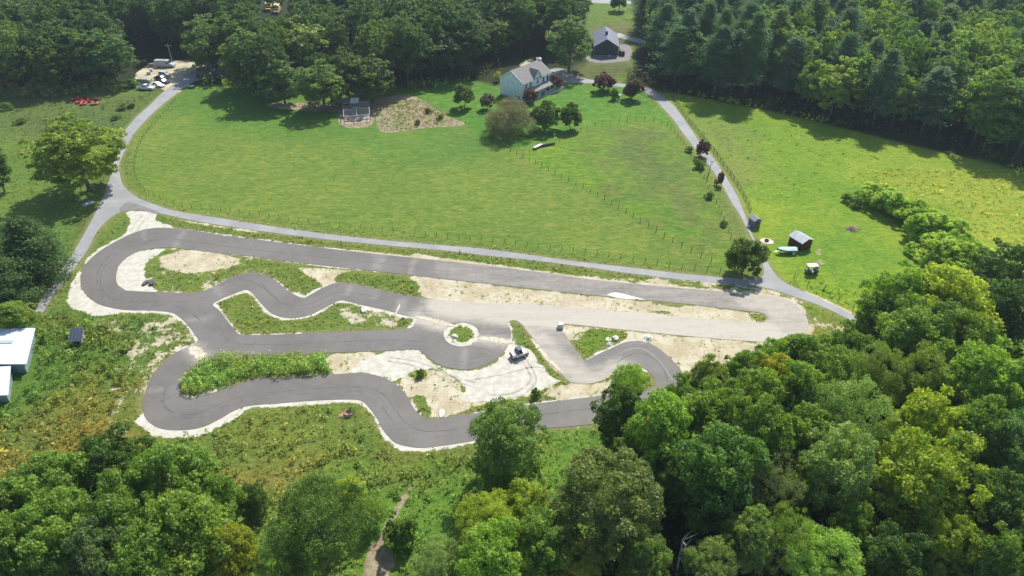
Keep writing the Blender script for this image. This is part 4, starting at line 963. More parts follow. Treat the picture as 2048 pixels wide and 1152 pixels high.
# ---- ground growth: tufts and leafy weeds as stuff
def growth_mat():
    m, nt, out = new_mat('weeds_and_grass'); k = N(nt); c = k.attr('tint', 'Color')
    p = k.n('ShaderNodeBsdfPrincipled'); nt.links.new(c, p.inputs['Base Color']); p.inputs['Roughness'].default_value = .6; p.inputs['Specular IOR Level'].default_value = .25
    t = k.n('ShaderNodeBsdfTranslucent'); nt.links.new(k.mix(1.0, c, (1.4, 1.35, .6), 'MULTIPLY'), t.inputs[0]); mx = k.n('ShaderNodeMixShader'); mx.inputs[0].default_value = .3
    nt.links.new(p.outputs[0], mx.inputs[1]); nt.links.new(t.outputs[0], mx.inputs[2]); nt.links.new(mx.outputs[0], out.inputs[0]); return m
M_WEED = growth_mat()
def growth(name, label, zones, seed=1, bare=False):
    """zones: (px polygon, tufts per m2, height m, tuft radius m, gain, sprays per tuft)"""
    r = np.random.default_rng(seed); Vs, Cs = [], []
    for poly, dens, h, rad, gain, ns in zones:
        gp = smooth(GP(poly), 3); A = np.array(gp); w_, d_ = np.ptp(A[:, 0]), np.ptp(A[:, 1]); n = int(w_*d_*dens)
        x = A[:, 0].min()+r.random(n)*w_; y = A[:, 1].min()+r.random(n)*d_
        clump = vnoise(x, y, 2.6, 5)*.6+vnoise(x, y, .9, 6)*.4
        ok = inside(gp, x, y) & (r.random(n) < .25+1.1*clump); x, y, clump = x[ok], y[ok], clump[ok]
        ok = on_road(x, y)+(vnoise(x, y, .9, 12)-.5)*.5 < -.22; x, y, clump = x[ok], y[ok], clump[ok]
        s_, w2 = soil_fields(x, y); ok = ((s_+(vnoise(x, y, 1.2, 9)-.5)*.9 < -.10) | (bare & (vnoise(x, y, 1.6, 19) > .42))) & (w2+(vnoise(x, y, .8, 10)-.5)*1.1 < .12)
        if not bare: ok &= earth_field(x, y) < 0
        x, y, clump = x[ok], y[ok], clump[ok]
        if not len(x): continue
        n = len(x); base = tint_field(x, y); hh = h*(.45+.9*clump)*(.7+.6*r.random(n)); hue = vnoise(x, y, 5.0, 8); tv = r.random(n)
        col = base*(.62+.75*tv*.8+.55*clump)[:, None]*gain*1.22
        col[:, 0] *= .86+.6*hue; col[:, 2] *= .8+.4*r.random(n)
        pale = r.random(n) < .07; col[pale] = col[pale]*1.5+np.array([.06, .045, .015])
        sz_ = np.repeat(.55+1.1*r.random(n)**2+.35*(vnoise(x, y, 3.0, 14) > .62), ns)[:, None]; C = np.repeat(np.c_[x, y, hh*.5], ns, 0); hr = np.repeat(hh, ns); N_ = len(C)
        off = dirs(N_, r, -.5, 1)*r.uniform(.4, 1, (N_, 1)); C = C+off*np.c_[np.full(N_, rad), np.full(N_, rad), hr*.5]*sz_
        Nn = unit(off+r.normal(size=(N_, 3))*.45+np.array([0, 0, .35]))
        Vs.append(leaf_quads(C, Nn, rad*.85*sz_, .6, r)); Cs.append(np.repeat(np.repeat(col, ns, 0)*(.8+.4*r.random((N_, 1))), 4, 0))
    V = np.concatenate(Vs); V[:, 2] = np.maximum(V[:, 2], .01); n = len(V)//4
    me = np_mesh(name, V, np.arange(4*n).reshape(n, 4)); cattr(me, 'tint', np.clip(np.concatenate(Cs), 0, 1)); me.materials.append(M_WEED)
    o = bpy.data.objects.new(name, me); COL.objects.link(o); tag(o, label, 'ground cover', kind='stuff'); print(name, n); return o
growth('lush_weeds', 'knee-high lush green weeds on the slope left of the circuit', [
 ([(70,640),(130,618),(160,622),(232,632),(345,632),(390,688),(325,725),(295,780),(285,850),(298,880),(200,920),(0,985),(-60,960),(-60,830),(20,800),(80,745)], 3.4, .75, .30, 1.0, 7),
 ([(70,660),(130,630),(160,640),(232,650),(280,660),(260,760),(240,820),(200,880),(0,960),(-60,940),(-60,830),(20,800),(80,745)], .75, 1.3, .42, .95, 16),
 ([(0,600),(95,610),(150,540),(205,452),(190,470),(140,500),(60,620)], 2, .4, .25, 1.0, 6),
 ([(100,640),(130,600),(150,560),(215,470),(240,450),(250,440),(245,465),(190,500),(150,555),(132,600),(130,640)], 3.2, .45, .24, 1.0, 7),
 ([(-60,240),(100,240),(225,290),(225,400),(190,440),(120,545),(95,575),(60,600),(-80,600)], .9, .45, .30, 1.0, 6),
 ([(0,205),(240,195),(325,185),(240,262),(225,300),(60,240)], .5, .6, .40, .9, 6)], 1)
growth('meadow_grass', 'rough tall grass and weeds of the meadow below the circuit', [
 ([(285,880),(410,868),(472,834),(560,815),(700,806),(735,820),(758,860),(795,896),(900,897),(1000,880),(1190,852),(1240,870),(1250,1000),(1100,1100),(900,1180),(480,1180),(380,1000),(120,930),(0,960),(0,930),(200,885)], 3.0, .55, .24, 1.05, 7),
 ([(300,890),(480,840),(700,812),(790,900),(900,905),(1190,860),(1240,900),(1200,1000),(900,1170),(520,1170),(420,1000)], .45, 1.1, .36, 1.0, 14),
 ([(540,1003),(640,978),(760,955),(930,918),(1000,910),(1000,918),(930,930),(760,968),(640,992),(540,1016)], 7, 1.5, .35, .9, 8)], 2)
growth('island_growth', 'green weeds growing on the islands between the loops of the circuit', [
 (H_B, 4.0, .40, .22, 1.05, 7), ([(300,505),(480,508),(600,540),(830,556),(830,592),(700,566),(647,575),(607,592),(540,552),(490,546),(430,570),(390,584),(300,582),(290,545)], 4.2, .5, .24, 1.0, 7),
 ([(366,786),(364,765),(380,742),(416,720),(470,712),(606,711),(650,708),(662,725),(655,748),(580,754),(518,756),(481,766),(431,783),(406,789),(381,795)], 16, 1.4, .27, 1.15, 9),
 ([(660,705),(760,704),(760,750),(660,750)], 1.2, .3, .2, 1.2, 6), (H_C, 5, .35, .2, 1.5, 7), ([(1028,645),(1056,665),(1074,687),(1091,717),(1116,742),(1149,767),(1125,768),(1095,748),(1070,712),(1045,680),(1022,660)], 6, .4, .2, 1.3, 7),
 ([(1148,690),(1165,670),(1195,656),(1256,666),(1250,678),(1205,700),(1170,718)], 5, .4, .22, 1.2, 7), ([(830,560),(1030,575),(1534,630),(1530,644),(1300,626),(1030,606),(850,598)], .8, .25, .2, 1.2, 6), ([(1130,655),(1560,690),(1450,745),(1380,750),(1290,685)], .5, .3, .22, 1.1, 6),
 ([(800,760),(850,738),(940,812),(1030,800),(1110,790),(1220,762),(1219,789),(1124,800),(1024,812),(862,836),(820,800)], 1.6, .35, .22, 1.1, 6), ([(1184,768),(1214,758),(1264,733),(1300,750),(1290,785),(1219,790)], 5, .5, .25, 1.1, 7)], 3)
growth('yard_edge_growth', 'ragged green strip along the pale gravel yard beside the lowest stretch', [([(955,812),(1000,803),(1060,786),(1085,776),(1110,782),(1124,790),(1124,799),(1024,812),(958,825)], 5, .45, .24, 1.15, 7), ([(816,746),(832,738),(852,742),(852,756),(830,762)], 5, .5, .22, 1.1, 7), ([(834,806),(850,808),(862,822),(858,836),(846,834)], 4, .4, .22, 1.1, 7), ([(920,806),(948,808),(948,822),(925,826)], 4, .4, .22, 1.1, 7)], 21, True)
growth('verge_growth', 'tangled grass and weeds on the verges of the lanes', [
 ([(312,432),(350,452),(400,461),(512,477),(762,507),(960,528),(1110,547),(1324,571),(1500,588),(1500,572),(1472,570),(1260,548),(1060,521),(887,502),(637,479),(430,451),(330,430)], 5.0, .42, .22, 1.05, 7),
 ([(512,447),(637,465),(887,490),(1060,509),(1447,553),(1450,544),(1182,512),(1016,490),(714,459),(512,434),(350,413),(280,385),(258,345),(275,270),(250,290),(242,350),(275,393),(350,420)], 2.6, .40, .22, 1.3, 6),
 ([(1616,640),(1650,640),(1700,662),(1690,690),(1600,705),(1575,690),(1606,672)], 3, .45, .25, 1.0, 7), ([(1530,580),(1580,592),(1690,640),(1720,660),(1640,640),(1612,615),(1560,592)], 3, .4, .22, 1.0, 7),
 ([(1250,560),(1600,600),(1590,606),(1449,585),(1250,567)], 1.5, .3, .2, 1.2, 6)], 4)
growth('hayfield_growth', 'yellow-green rough growth with leafy clumps over the right hayfield', [
 ([(1720,340),(2100,360),(2200,560),(2000,500),(1890,430),(1760,390)], .9, .5, .38, 1.0, 6), ([(1340,215),(1700,290),(1850,380),(1700,440),(1560,400),(1480,380)], .22, .3, .32, .85, 6), ([(1560,570),(1700,560),(1730,640),(1700,620)], 1.6, .4, .28, .9, 6)], 5)
growth('woodland_floor', 'shaded undergrowth on the floor of the lower wood', [
 ([(1200,850),(1380,770),(1600,700),(1740,660),(2100,700),(2150,1200),(1000,1200),(1250,1000)], 1.5, 1.9, .50, 1.5, 8)], 6)

EL = [(-60,190),(60,200),(180,192),(262,180),(264,166),(180,168),(60,172),(-60,168)]; EL2 = [(392,166),(470,186),(545,208),(610,226),(680,218),(680,205),(600,205),(545,192),(470,170),(410,150)]
EL3 = [(745,192),(840,182),(900,175),(960,158),(1000,136),(1000,122),(950,140),(890,160),(830,168),(745,184)]
ER = [(1256,158),(1300,176),(1380,194),(1470,212),(1560,228),(1650,250),(1740,266),(1830,286),(1920,306),(1990,328),(2060,370),(2100,340),(1990,300),(1900,280),(1740,238),(1560,200),(1380,168),(1262,138)]
growth('woodland_edge_growth', 'saplings and undergrowth filling the shaded front of the far woods', [(EL, .9, 2.6, .55, 1.0, 9), (EL2, .9, 2.8, .55, 1.0, 9), (EL3, .9, 2.4, .55, 1.0, 9), (ER, .8, 2.4, .60, 1.1, 9)], 11)
growth('sand_weeds', 'scattered low weeds over the sandy ground between the track loops', [
 ([(820,552),(1030,572),(1534,626),(1532,644),(1300,628),(1030,608),(835,598)], 1.3, .32, .24, 1.2, 5), ([(1119,652),(1249,661),(1524,686),(1580,688),(1500,730),(1400,755),(1340,720),(1290,684),(1200,680)], 1.2, .34, .24, 1.2, 5),
 ([(790,745),(900,740),(940,800),(1100,765),(1220,760),(1219,789),(1024,812),(862,836),(820,800)], 1.3, .34, .24, 1.15, 5), ([(322,505),(478,512),(735,545),(700,560),(430,545)], 1.4, .2, .16, 1.2, 5),
 ([(195,640),(395,640),(385,690),(300,745),(286,860),(235,860)], 1.6, .35, .24, 1.1, 6), ([(650,705),(770,703),(760,752),(655,752)], 1.3, .34, .24, 1.15, 5)], 12, True)
# ================================================================== BUILDINGS AND OBJECTS
WHITE_S = ribbed('pale_lap_siding', (.80, .84, .86), .22, 'z', .6, depth=.008, dark=.93)
FRONT_S = mat('front_siding', (.80, .84, .88), .6, scale=1.5)
TRIM = mat('white_trim', (.80, .80, .80), .5, var=.05)
GLASS = mat('window_glass', (.035, .05, .07), .12, spec=.7, var=.2)
SHINGLE = mat('tan_shingles', (.26, .245, .225), .9, var=.22, scale=2.5, bump=.02)
DARKSID = ribbed('dark_blue_siding', (.040, .058, .075), .3, 'z', .6, depth=.02)
METALROOF = ribbed('blue_grey_roof', (.15, .18, .23), .45, 'y', .55, depth=.03)
STONE = mat('rough_stone', (.30, .28, .25), .95, var=.3, scale=1.5, bump=.03)
PALESTONE = mat('limestone_block', (.62, .60, .54), .9, var=.15, scale=1.5, bump=.03)
CONC = mat('concrete', (.42, .41, .38), .9, var=.15)
WOOD = mat('weathered_wood', (.28, .245, .20), .9, var=.3, scale=5)
DWOOD = mat('dark_timber', (.09, .075, .06), .9, var=.3, scale=5)
REDW = ribbed('red_barn_boards', (.13, .035, .025), .25, 'x', .8, depth=.015)
RUBBER = mat('black_rubber', (.02, .02, .02), .8); RIM = mat('wheel_rim', (.5, .5, .5), .35, .6)
STEEL = mat('galvanised_steel', (.45, .47, .48), .4, .7)
def B(): return MB()
def gable_house(name, label, cat, loc, rz, L, D, eave, peak, wall_m, roof_m, over=.35, ridge='x', z0=-.2, group=None):
    t = empty(name, (*loc, 0), rz); tag(t, label, cat, group)
    w = B(); h = eave-z0
    if ridge == 'x':
        pr = [(0, z0), (D, z0), (D, eave), (D/2, peak), (0, eave)]
        w.add([(x, y, z) for x in (0, L) for y, z in pr], [(4, 3, 2, 1, 0), (5, 6, 7, 8, 9), (0, 1, 6, 5), (1, 2, 7, 6), (4, 0, 5, 9)])
    else:
        pr = [(0, z0), (L, z0), (L, eave), (L/2, peak), (0, eave)]
        w.add([(x, y, z) for y in (0, D) for x, z in pr], [(0, 1, 2, 3, 4), (9, 8, 7, 6, 5), (1, 0, 5, 6), (2, 1, 6, 7), (0, 4, 9, 5)])
    w.build('wall', wall_m, t)
    r = B(); th = .16; span = D if ridge == 'x' else L; run = L if ridge == 'x' else D; sl = (peak-eave)/(span/2)
    for sgn in (0, 1):
        a0, z_e = -over, eave-sl*over
        prof = [(a0, z_e+.03), (span/2, peak+.03), (span/2, peak+.03+th), (a0, z_e+.03+th)]
        if sgn: prof = [(span-a, z) for a, z in prof][::-1]
        vs = []
        for e in (-over, run+over):
            vs += [(e, a, z) if ridge == 'x' else (a, e, z) for a, z in prof]
        r.add(vs, [(0, 1, 2, 3), (7, 6, 5, 4), (0, 4, 5, 1), (1, 5, 6, 2), (2, 6, 7, 3), (3, 7, 4, 0)])
    roof = r.build('roof', roof_m, t)
    return t, roof
def window(t, c, w, h, face='-y', frame=TRIM, name='window', arch=False):
    """glazed window standing a little proud of its wall"""
    f = B(); g = B(); ax = 'xyz'.index(face[1]); sg = -1 if face[0] == '-' else 1
    def bx(m, cx, cz, ww, hh, dep, off):
        if face[1] == 'y': m.box((c[0]+cx, c[1]+sg*off, c[2]+cz), (ww, dep, hh))
        else: m.box((c[0]+sg*off, c[1]+cx, c[2]+cz), (dep, ww, hh))
    bx(f, -w/2-.05, 0, .1, h+.2, .08, .04); bx(f, w/2+.05, 0, .1, h+.2, .08, .04); bx(f, 0, h/2+.05, w, .1, .08, .04); bx(f, 0, -h/2-.05, w, .1, .10, .05); bx(f, 0, 0, w, .05, .06, .035)
    if arch: 
        f.cyl((c[0], c[1]+sg*.04, c[2]+h/2+.05), w/2+.1, .07, 'y', 20)
    o = f.build(name, frame, t); bx(g, 0, 0, w, h, .03, .018)
    if arch: g.cyl((c[0], c[1]+sg*.065, c[2]+h/2+.05), w/2, .05, 'y', 20)
    g.build('pane', GLASS, o); return o

# --- farmhouse
FL = G(1046, 202)
house, hroof = gable_house('farmhouse', 'pale blue-white two-storey farmhouse with tan roof and front porch', 'house', FL, R(51), 14, 9.4, 5.6, 8.6, WHITE_S, SHINGLE)
B().box((7, -.015, 2.7), (13.9, .03, 5.6)).build('front_facade', FRONT_S, house)
fb = B()
for x in (.06, 13.94): fb.box((x, -.06, 2.75), (.22, .1, 5.5))
fb.box((7, -.40, 5.30), (14.5, .10, .22)); fb.bar((-.38, -.35, 5.42), (-.38, 4.7, 8.66), .1, .24); fb.bar((-.38, 9.75, 5.42), (-.38, 4.7, 8.66), .1, .24); fb.bar((14.38, -.35, 5.42), (14.38, 4.7, 8.66), .1, .24)
fb.build('white_trim', TRIM, house)
# cross gable with arched window
B().add([(5.3, -.25, 3.2), (8.9, -.25, 3.2), (8.9, -.25, 5.5), (7.1, -.25, 7.9), (5.3, -.25, 5.5), (5.3, .0, 3.2), (8.9, .0, 3.2), (8.9, 1.0, 5.5), (7.1, 2.6, 7.9), (5.3, 1.0, 5.5)],
  [(0, 1, 2, 3, 4), (1, 6, 7, 2), (4, 9, 5, 0), (2, 7, 8, 3), (3, 8, 9, 4)]).build('front_gable', FRONT_S, house)
r_ = B()
for s_ in (-1, 1):
    r_.add([(7.1, -.55, 8.03), (7.1+s_*2.15, -.55, 5.28), (7.1+s_*2.15, .1, 5.28), (7.1, 3.0, 8.03), (7.1, -.55, 8.17), (7.1+s_*2.15, -.55, 5.42), (7.1+s_*2.15, .1, 5.42), (7.1, 3.1, 8.17)],
       [(0, 1, 2, 3), (4, 7, 6, 5), (0, 4, 5, 1), (1, 5, 6, 2), (2, 6, 7, 3), (0, 3, 7, 4)])
r_.build('gable_roof', SHINGLE, house)
tr = B()
for s_ in (-1, 1): tr.bar((7.1, -.58, 8.05), (7.1+s_*2.15, -.58, 5.3), .08, .24)
tr.build('gable_trim', TRIM, house)
for x in (1.5, 3.7, 10.4, 12.6): window(house, (x, -.03, 4.3), 1.0, 1.5)
window(house, (7.1, -.25, 4.5), 1.0, 1.3, arch=True)
for x in (3.0, 5.0, 9.2, 11.6): window(house, (x, -.03, 1.5), 1.0, 1.5)
B().box((7.1, -.07, 1.15), (1.1, .1, 2.2)).build('door', mat('dark_door', (.05, .05, .06), .5), house)
B().add([(.2, -.05, 3.25), (14.1, -.05, 3.25), (14.1, -2.6, 2.55), (.2, -2.6, 2.55), (.2, -.05, 3.37), (14.1, -.05, 3.37), (14.1, -2.6, 2.67), (.2, -2.6, 2.67)],
        [(0, 1, 2, 3), (4, 7, 6, 5), (3, 2, 6, 7), (1, 5, 6, 2), (0, 3, 7, 4), (0, 4, 5, 1)]).build('porch_roof', SHINGLE, house)
for x in (.5, 3.1, 5.8, 8.4, 11.1, 13.8): B().box((x, -2.4, 1.32), (.16, .16, 2.44)).build('porch_post', TRIM, house)
for a, b in ((.5, 5.8), (8.4, 13.8)):
    rl = B()
    rl.box(((a+b)/2, -2.4, 1.1), (b-a, .07, .08)); rl.box(((a+b)/2, -2.4, .35), (b-a, .05, .06))
    for i in range(int((b-a)/.35)): rl.box((a+.18+i*.35, -2.4, .72), (.05, .05, .7))
    rl.build('porch_railing', TRIM, house)

B().box((7.15, -1.3, .05), (13.9, 2.7, .3)).build('porch_floor', CONC, house)
ch = B().box((14.55, 5.0, 4.4), (.9, 1.5, 9.0)); ch.box((14.55, 5.0, 9.0), (1.05, 1.65, .25)); ch.box((14.55, 4.7, 9.25), (.35, .35, .3)); chim = ch.build('chimney', TRIM, house)
B().box((14.55, 5.35, 9.25), (.5, .35, .22)).build('chimney_cap', mat('black_cap', (.03, .03, .03), .6), chim)
for y in (1.6, 2.9): window(house, (0, y, .75), .55, .9, '-x')
B().box((-.012, 4.7, .1), (.05, 9.3, .7)).build('foundation', CONC, house)
pth = sheet('garden_path', smooth(GP([(1079,190),(1087,194),(1100,189),(1118,183),(1127,178),(1128,173),(1123,172),(1119,177),(1104,183),(1092,188),(1083,187)]), 3), [], .03, mat('pale_path', (.66, .62, .55), .9), 1.5); tag(pth, kind='structure')

# --- dark barn
BL = G(1188, 112)
barn, broof = gable_house('barn', 'dark blue-black metal barn with blue-grey roof and small cupola', 'barn', BL, R(-4.5), 8.8, 18, 3.5, 6.1, DARKSID, METALROOF, ridge='y', over=.4)
cu = B().box((4.4, 6.5, 6.5), (.9, .9, .9)); cu.add([(3.8, 5.9, 6.96), (5.0, 5.9, 6.96), (5.0, 7.1, 6.96), (3.8, 7.1, 6.96), (4.4, 6.5, 7.5)], [(3, 2, 1, 0), (0, 1, 4), (1, 2, 4), (2, 3, 4), (3, 0, 4)])
cu.build('cupola', mat('black_cupola', (.025, .03, .035), .5), barn)
B().box((4.4, -.06, .12), (9.0, .1, .4)).build('foundation', CONC, barn)
B().box((8.86, 4, 1.4), (.06, 3.2, 2.6)).build('door', mat('barn_door', (.06, .07, .08), .5), barn)
B().box((8.85, 10, 1.4), (.06, 3.2, 2.6)).build('door', MATS['barn_door'], barn)
B().box((-.03, 1.2, 1.6), (.08, .5, 3.0)).build('downpipe', TRIM, barn)
x, y = G(1219, 113); tag(B().box((x, y-.3, .35), (.9, .5, .7), 0, .9, .08).build('stone_block', PALESTONE), 'small pale green block against the front wall of the dark barn', 'block')

# --- vehicles
PAINTS = {}
def paint(nm, col, rough=.5): return mat('paint_'+nm, col, rough, 0, .35, var=.04)
TAIL = mat('red_lens', (.35, .01, .01), .3); HEAD = mat('clear_lens', (.75, .75, .72), .15); CHROME = mat('chrome', (.6, .6, .62), .15, .9)
def wheels(t, xs, w, r, width=.22):
    for x in xs:
        for s_ in (-1, 1):
            wh = B().cyl((x, s_*(w/2-width/2+.02), r), r, width, 'y', 18).build('wheel', RUBBER, t)
            B().cyl((x, s_*(w/2+.025), r), r*.6, .03, 'y', 12).build('rim', RIM, wh)
def car(name, label, loc, rz, kind='sedan', col=(.6, .6, .6), L=4.5, W=1.8, group=None, cat='car', cm='car'):
    """nose points to +x"""
    t = empty(name, (*loc, 0), rz); tag(t, label, cat, group); m = paint(cm, col)
    P = dict(
     sedan=([(-.5, .30), (.5, .30), (.5, .55), (.47, .70), (.22, .84), (-.34, .90), (-.48, .86), (-.5, .6)], [(.20, .86), (.05, 1.36), (-.20, 1.42), (-.36, .93)], .9, 1.42),
     hatch=([(-.5, .30), (.5, .30), (.5, .58), (.46, .76), (.26, .92), (-.49, .98), (-.5, .6)], [(.24, .93), (.08, 1.5), (-.36, 1.52), (-.47, 1.0)], .95, 1.5),
     suv=([(-.5, .38), (.5, .38), (.5, .72), (.47, .95), (.25, 1.05), (-.49, 1.1), (-.5, .7)], [(.23, 1.06), (.10, 1.68), (-.40, 1.72), (-.485, 1.12)], 1.05, 1.7),
     pickup=([(-.5, .42), (.5, .42), (.5, .85), (.47, 1.0), (.22, 1.08), (-.12, 1.08), (-.12, 1.12), (-.5, 1.12)], [(.20, 1.09), (.10, 1.72), (-.08, 1.74), (-.12, 1.13)], 1.1, 1.72),
     van=([(-.5, .40), (.5, .40), (.5, .85), (.47, 1.12), (.36, 1.35), (.30, 1.50), (-.5, 1.50)], [(.30, 1.5), (.20, 2.42), (.12, 2.52), (-.49, 2.52), (-.5, 1.5)], 1.5, 2.5))[kind]
    low = [(a*L, z) for a, z in P[0]]; cab = [(a*L, z) for a, z in P[1]]; belt, top = P[2], P[3]
    B().prism(low, -W/2, W/2, inset=lambda z: .06 if z < .5 else .02+.05*max(0, z-.7)).build('body', m, t)
    tap = lambda z: .05+.16*(z-belt)/(top-belt)
    if kind == 'van':
        B().prism(cab, -W/2, W/2, inset=lambda z: .03+.12*(z-belt)/(top-belt)).build('cargo_body', m, t)
        B().add([(.303*L, -W/2+.18, 1.58), (.303*L, W/2-.18, 1.58), (.212*L, W/2-.24, 2.35), (.212*L, -W/2+.24, 2.35)], [(0, 1, 2, 3)]).build('windscreen', GLASS, t)
        for s_ in (-1, 1): B().add([(.28*L, s_*(W/2-.02), 1.5), (.12*L, s_*(W/2-.02), 1.5), (.12*L, s_*(W/2-.075), 2.1), (.20*L, s_*(W/2-.075), 2.1)], [(0, 1, 2, 3) if s_ > 0 else (3, 2, 1, 0)]).build('side_window', GLASS, t)
    else:
        B().prism(cab, -W/2, W/2, inset=tap).build('windows', GLASS, t)
        zt = top; xs = [p[0] for p in cab if p[1] > belt+.35]
        B().box(((max(xs)+min(xs))/2, 0, zt+.01), (max(xs)-min(xs)+.08, W-.44, .07), 0, .96, .03).build('roof_panel', m, t)
        pl = B()
        for s_ in (-1, 1):
            for a, b in ((0, 1), (len(cab)-1, len(cab)-2)): pl.bar((cab[a][0], s_*(W/2-.05), cab[a][1]), (cab[b][0], s_*(W/2-.20), cab[b][1]), .08, .07)
            mx = (cab[0][0]+cab[-1][0])/2; pl.bar((mx, s_*(W/2-.045), belt), (mx, s_*(W/2-.195), top), .07, .05)
        pl.build('pillars', m, t)
    if kind == 'pickup': B().box((-.31*L, 0, 1.13), (.34*L, W-.35, .03)).build('load_bed', RUBBER, t)
    wheels(t, (-.31*L, .32*L), W, .36 if kind in ('suv', 'pickup', 'van') else .32)
    for s_ in (-1, 1):
        B().box((.49*L, s_*(W/2-.28), belt*.72), (.12, .3, .14), 0, 1, .03).build('headlight', HEAD, t)
        B().box((-.5*L+.01, s_*(W/2-.2), belt*.85), (.06, .22, .2), 0, 1, .02).build('tail_light', TAIL, t)
    return t
GV = 'vehicles parked at the end of the north lane'
car('cargo_van', 'silver-grey high-roofed cargo van parked at the wood edge', G(332, 134), R(-4), 'van', (.42, .47, .50), 6.9, 2.1, GV, 'van', 'silver')
car('parked_car', 'light silver hatchback nearest the grey cargo van', G(331, 152), R(-14), 'hatch', (.50, .53, .56), 4.2, 1.75, GV, cm='light_silver')
car('parked_car', 'dark navy saloon between the silver hatchback and the maroon car', G(323, 159), R(-14), 'sedan', (.022, .026, .06), 4.7, 1.8, GV, cm='navy')
car('parked_car', 'dark maroon car behind the white saloon', G(327, 166), R(-16), 'sedan', (.05, .022, .04), 4.5, 1.8, GV, cm='maroon')
car('parked_car', 'white saloon parked nearest the lane', G(317, 173), R(-22), 'sedan', (.80, .80, .80), 4.6, 1.8, GV, cm='white')
car('parked_truck', 'white pickup truck furthest left beside the weeds', G(293, 179), R(-8), 'pickup', (.66, .68, .70), 5.6, 1.95, GV, 'pickup', cm='dull_white')
car('parked_truck', 'dark red pickup truck beside the dark barn', G(1243, 109), R(88), 'suv', (.075, .018, .026), 4.9, 1.9, None, 'pickup', cm='dark_red')
# grey tarpaulined trailer, small trailer, boxes
x, y = G(290, 165); t = tag(empty('covered_trailer', (x, y, 0), R(-6)), 'low trailer under a pale grey cover behind the white pickup', 'trailer')
B().prism([(-2.4, .5), (2.3, .5), (2.3, 1.1), (1.6, 1.35), (-1.8, 1.4), (-2.4, 1.0)], -1, 1, inset=lambda z: .1*(z > .9)).build('cover', mat('grey_tarp', (.33, .37, .38), .6, var=.2, bump=.05), t); wheels(t, (-.2,), 1.9, .3); B().bar((2.3, 0, .5), (3.4, 0, .45), .1).build('drawbar', STEEL, t)
for px, py, d, lab, m_ in [(304,134,(1.7,1.3,1.1),'rusty pinkish crate behind the rear of the cargo van', mat('rusty_crate', (.30,.24,.21), .9, var=.3)), (303,143,(1.1,.9,.9),'small white appliance standing in the weeds behind the cars', mat('appliance_white', (.75,.75,.74), .5)), (298,149,(1.2,.8,.8),'pale machine with a dark base left of the silver hatchback', mat('machine_grey', (.45,.47,.46), .6))]:
    x, y = G(px, py); t = tag(empty('crate', (x, y, 0), R(12)), lab, 'crate'); B().box((0, 0, d[2]/2+.1), d, 0, .94, .06).build('box', m_, t); B().box((0, 0, .06), (d[0]*.9, d[1]*.9, .14)).build('pallet', DWOOD, t); B().box((0, 0, d[2]+.13), (d[0]*.96, d[1]*.96, .06)).build('lid', m_, t)
x, y = G(382, 176); t = tag(empty('scrap_cart', (x, y, 0), R(-20)), 'small grey cart standing in the tree shade below the lane end', 'cart')
B().box((0, 0, .6), (1.8, 1.0, .5), 0, 1.1, .04).build('tray', mat('cart_grey', (.30, .33, .36), .6), t); wheels(t, (-.5, .5), 1.1, .25, .12); B().bar((.9, 0, .6), (1.6, 0, .9), .05).build('handle', STEEL, t)

# yellow box trucks at the top of the frame
for px, py, lab in ((538, 20, 'pale yellow box truck in the trees at the top edge, left one'), (555, 25, 'pale yellow box truck in the trees at the top edge, right one')):
    x, y = G(px, py); t = tag(empty('box_truck', (x, y, 0), R(-78 if px < 545 else -80)), lab, 'truck', 'yellow box trucks in the trees')
    ym = mat('faded_yellow', (.62, .50, .19), .5); B().box((-1, 0, 2.0), (6.2, 2.35, 2.6), 0, 1, .08).build('cargo_box', ym, t); B().prism([(2.1, .6), (4.1, .6), (4.1, 1.4), (3.5, 1.55), (3.0, 2.3), (2.1, 2.35)], -1.05, 1.05, inset=lambda z: .12*(z > 1.8)).build('cab', ym, t)
    B().add([(3.53, -.85, 1.6), (3.53, .85, 1.6), (3.06, .8, 2.25), (3.06, -.8, 2.25)], [(0, 1, 2, 3)]).build('windscreen', GLASS, t); wheels(t, (-2.6, 3.0), 2.2, .42, .3); B().box((-.3, 0, .62), (7, 1.9, .16)).build('chassis', RUBBER, t)

# --- red ride-on bodies lying in the weeds
RB = [(152,200,'leftmost, tilted'),(160,206,'brightest, in the front row'),(168,209,'pinkish one lowest in the heap'),(172,199,'darkest, at the back'),(182,203,'round one in the middle'),(190,209,'orange-faded one at the right front'),(196,199,'pinkish one at the right back')]
def red_body(px, py, desc, i):
    x, y = G(px, py); t = tag(empty('kart_body', (x, y, 0), R(37*i+10)), f'faded red plastic kart body in the weeds, {desc}', 'kart body', 'red kart bodies dumped in the weeds')
    col = [(.55,.05,.06),(.65,.06,.07),(.60,.12,.12),(.42,.03,.04),(.52,.07,.06),(.65,.24,.12),(.52,.16,.20)][i]; m_ = mat(f'kart_red_{"abcdefg"[i]}', col, .4, var=.15)
    prof = [(.35, .0), (1.0, .05), (1.12, .28), (1.0, .46), (.80, .50), (.62, .40), (.55, .18), (.1, .14)]
    sh = B().lathe((0, 0, .15), prof, 18); sh.v = [(a*1.15, b*.85, c+.15*max(0, a)) for a, b, c in sh.v]; sh.build('shell', m_, t)
    B().box((-.25, 0, .55), (.5, .7, .5), 0, .8, .08).build('seat', RUBBER, t); B().prism([(.45, .5), (1.0, .5), (1.25, .62), (.7, .95), (.45, .9)], -.32, .32).build('nose_panel', m_, t)
for i, (px, py, d) in enumerate(RB): red_body(px, py, d, i)

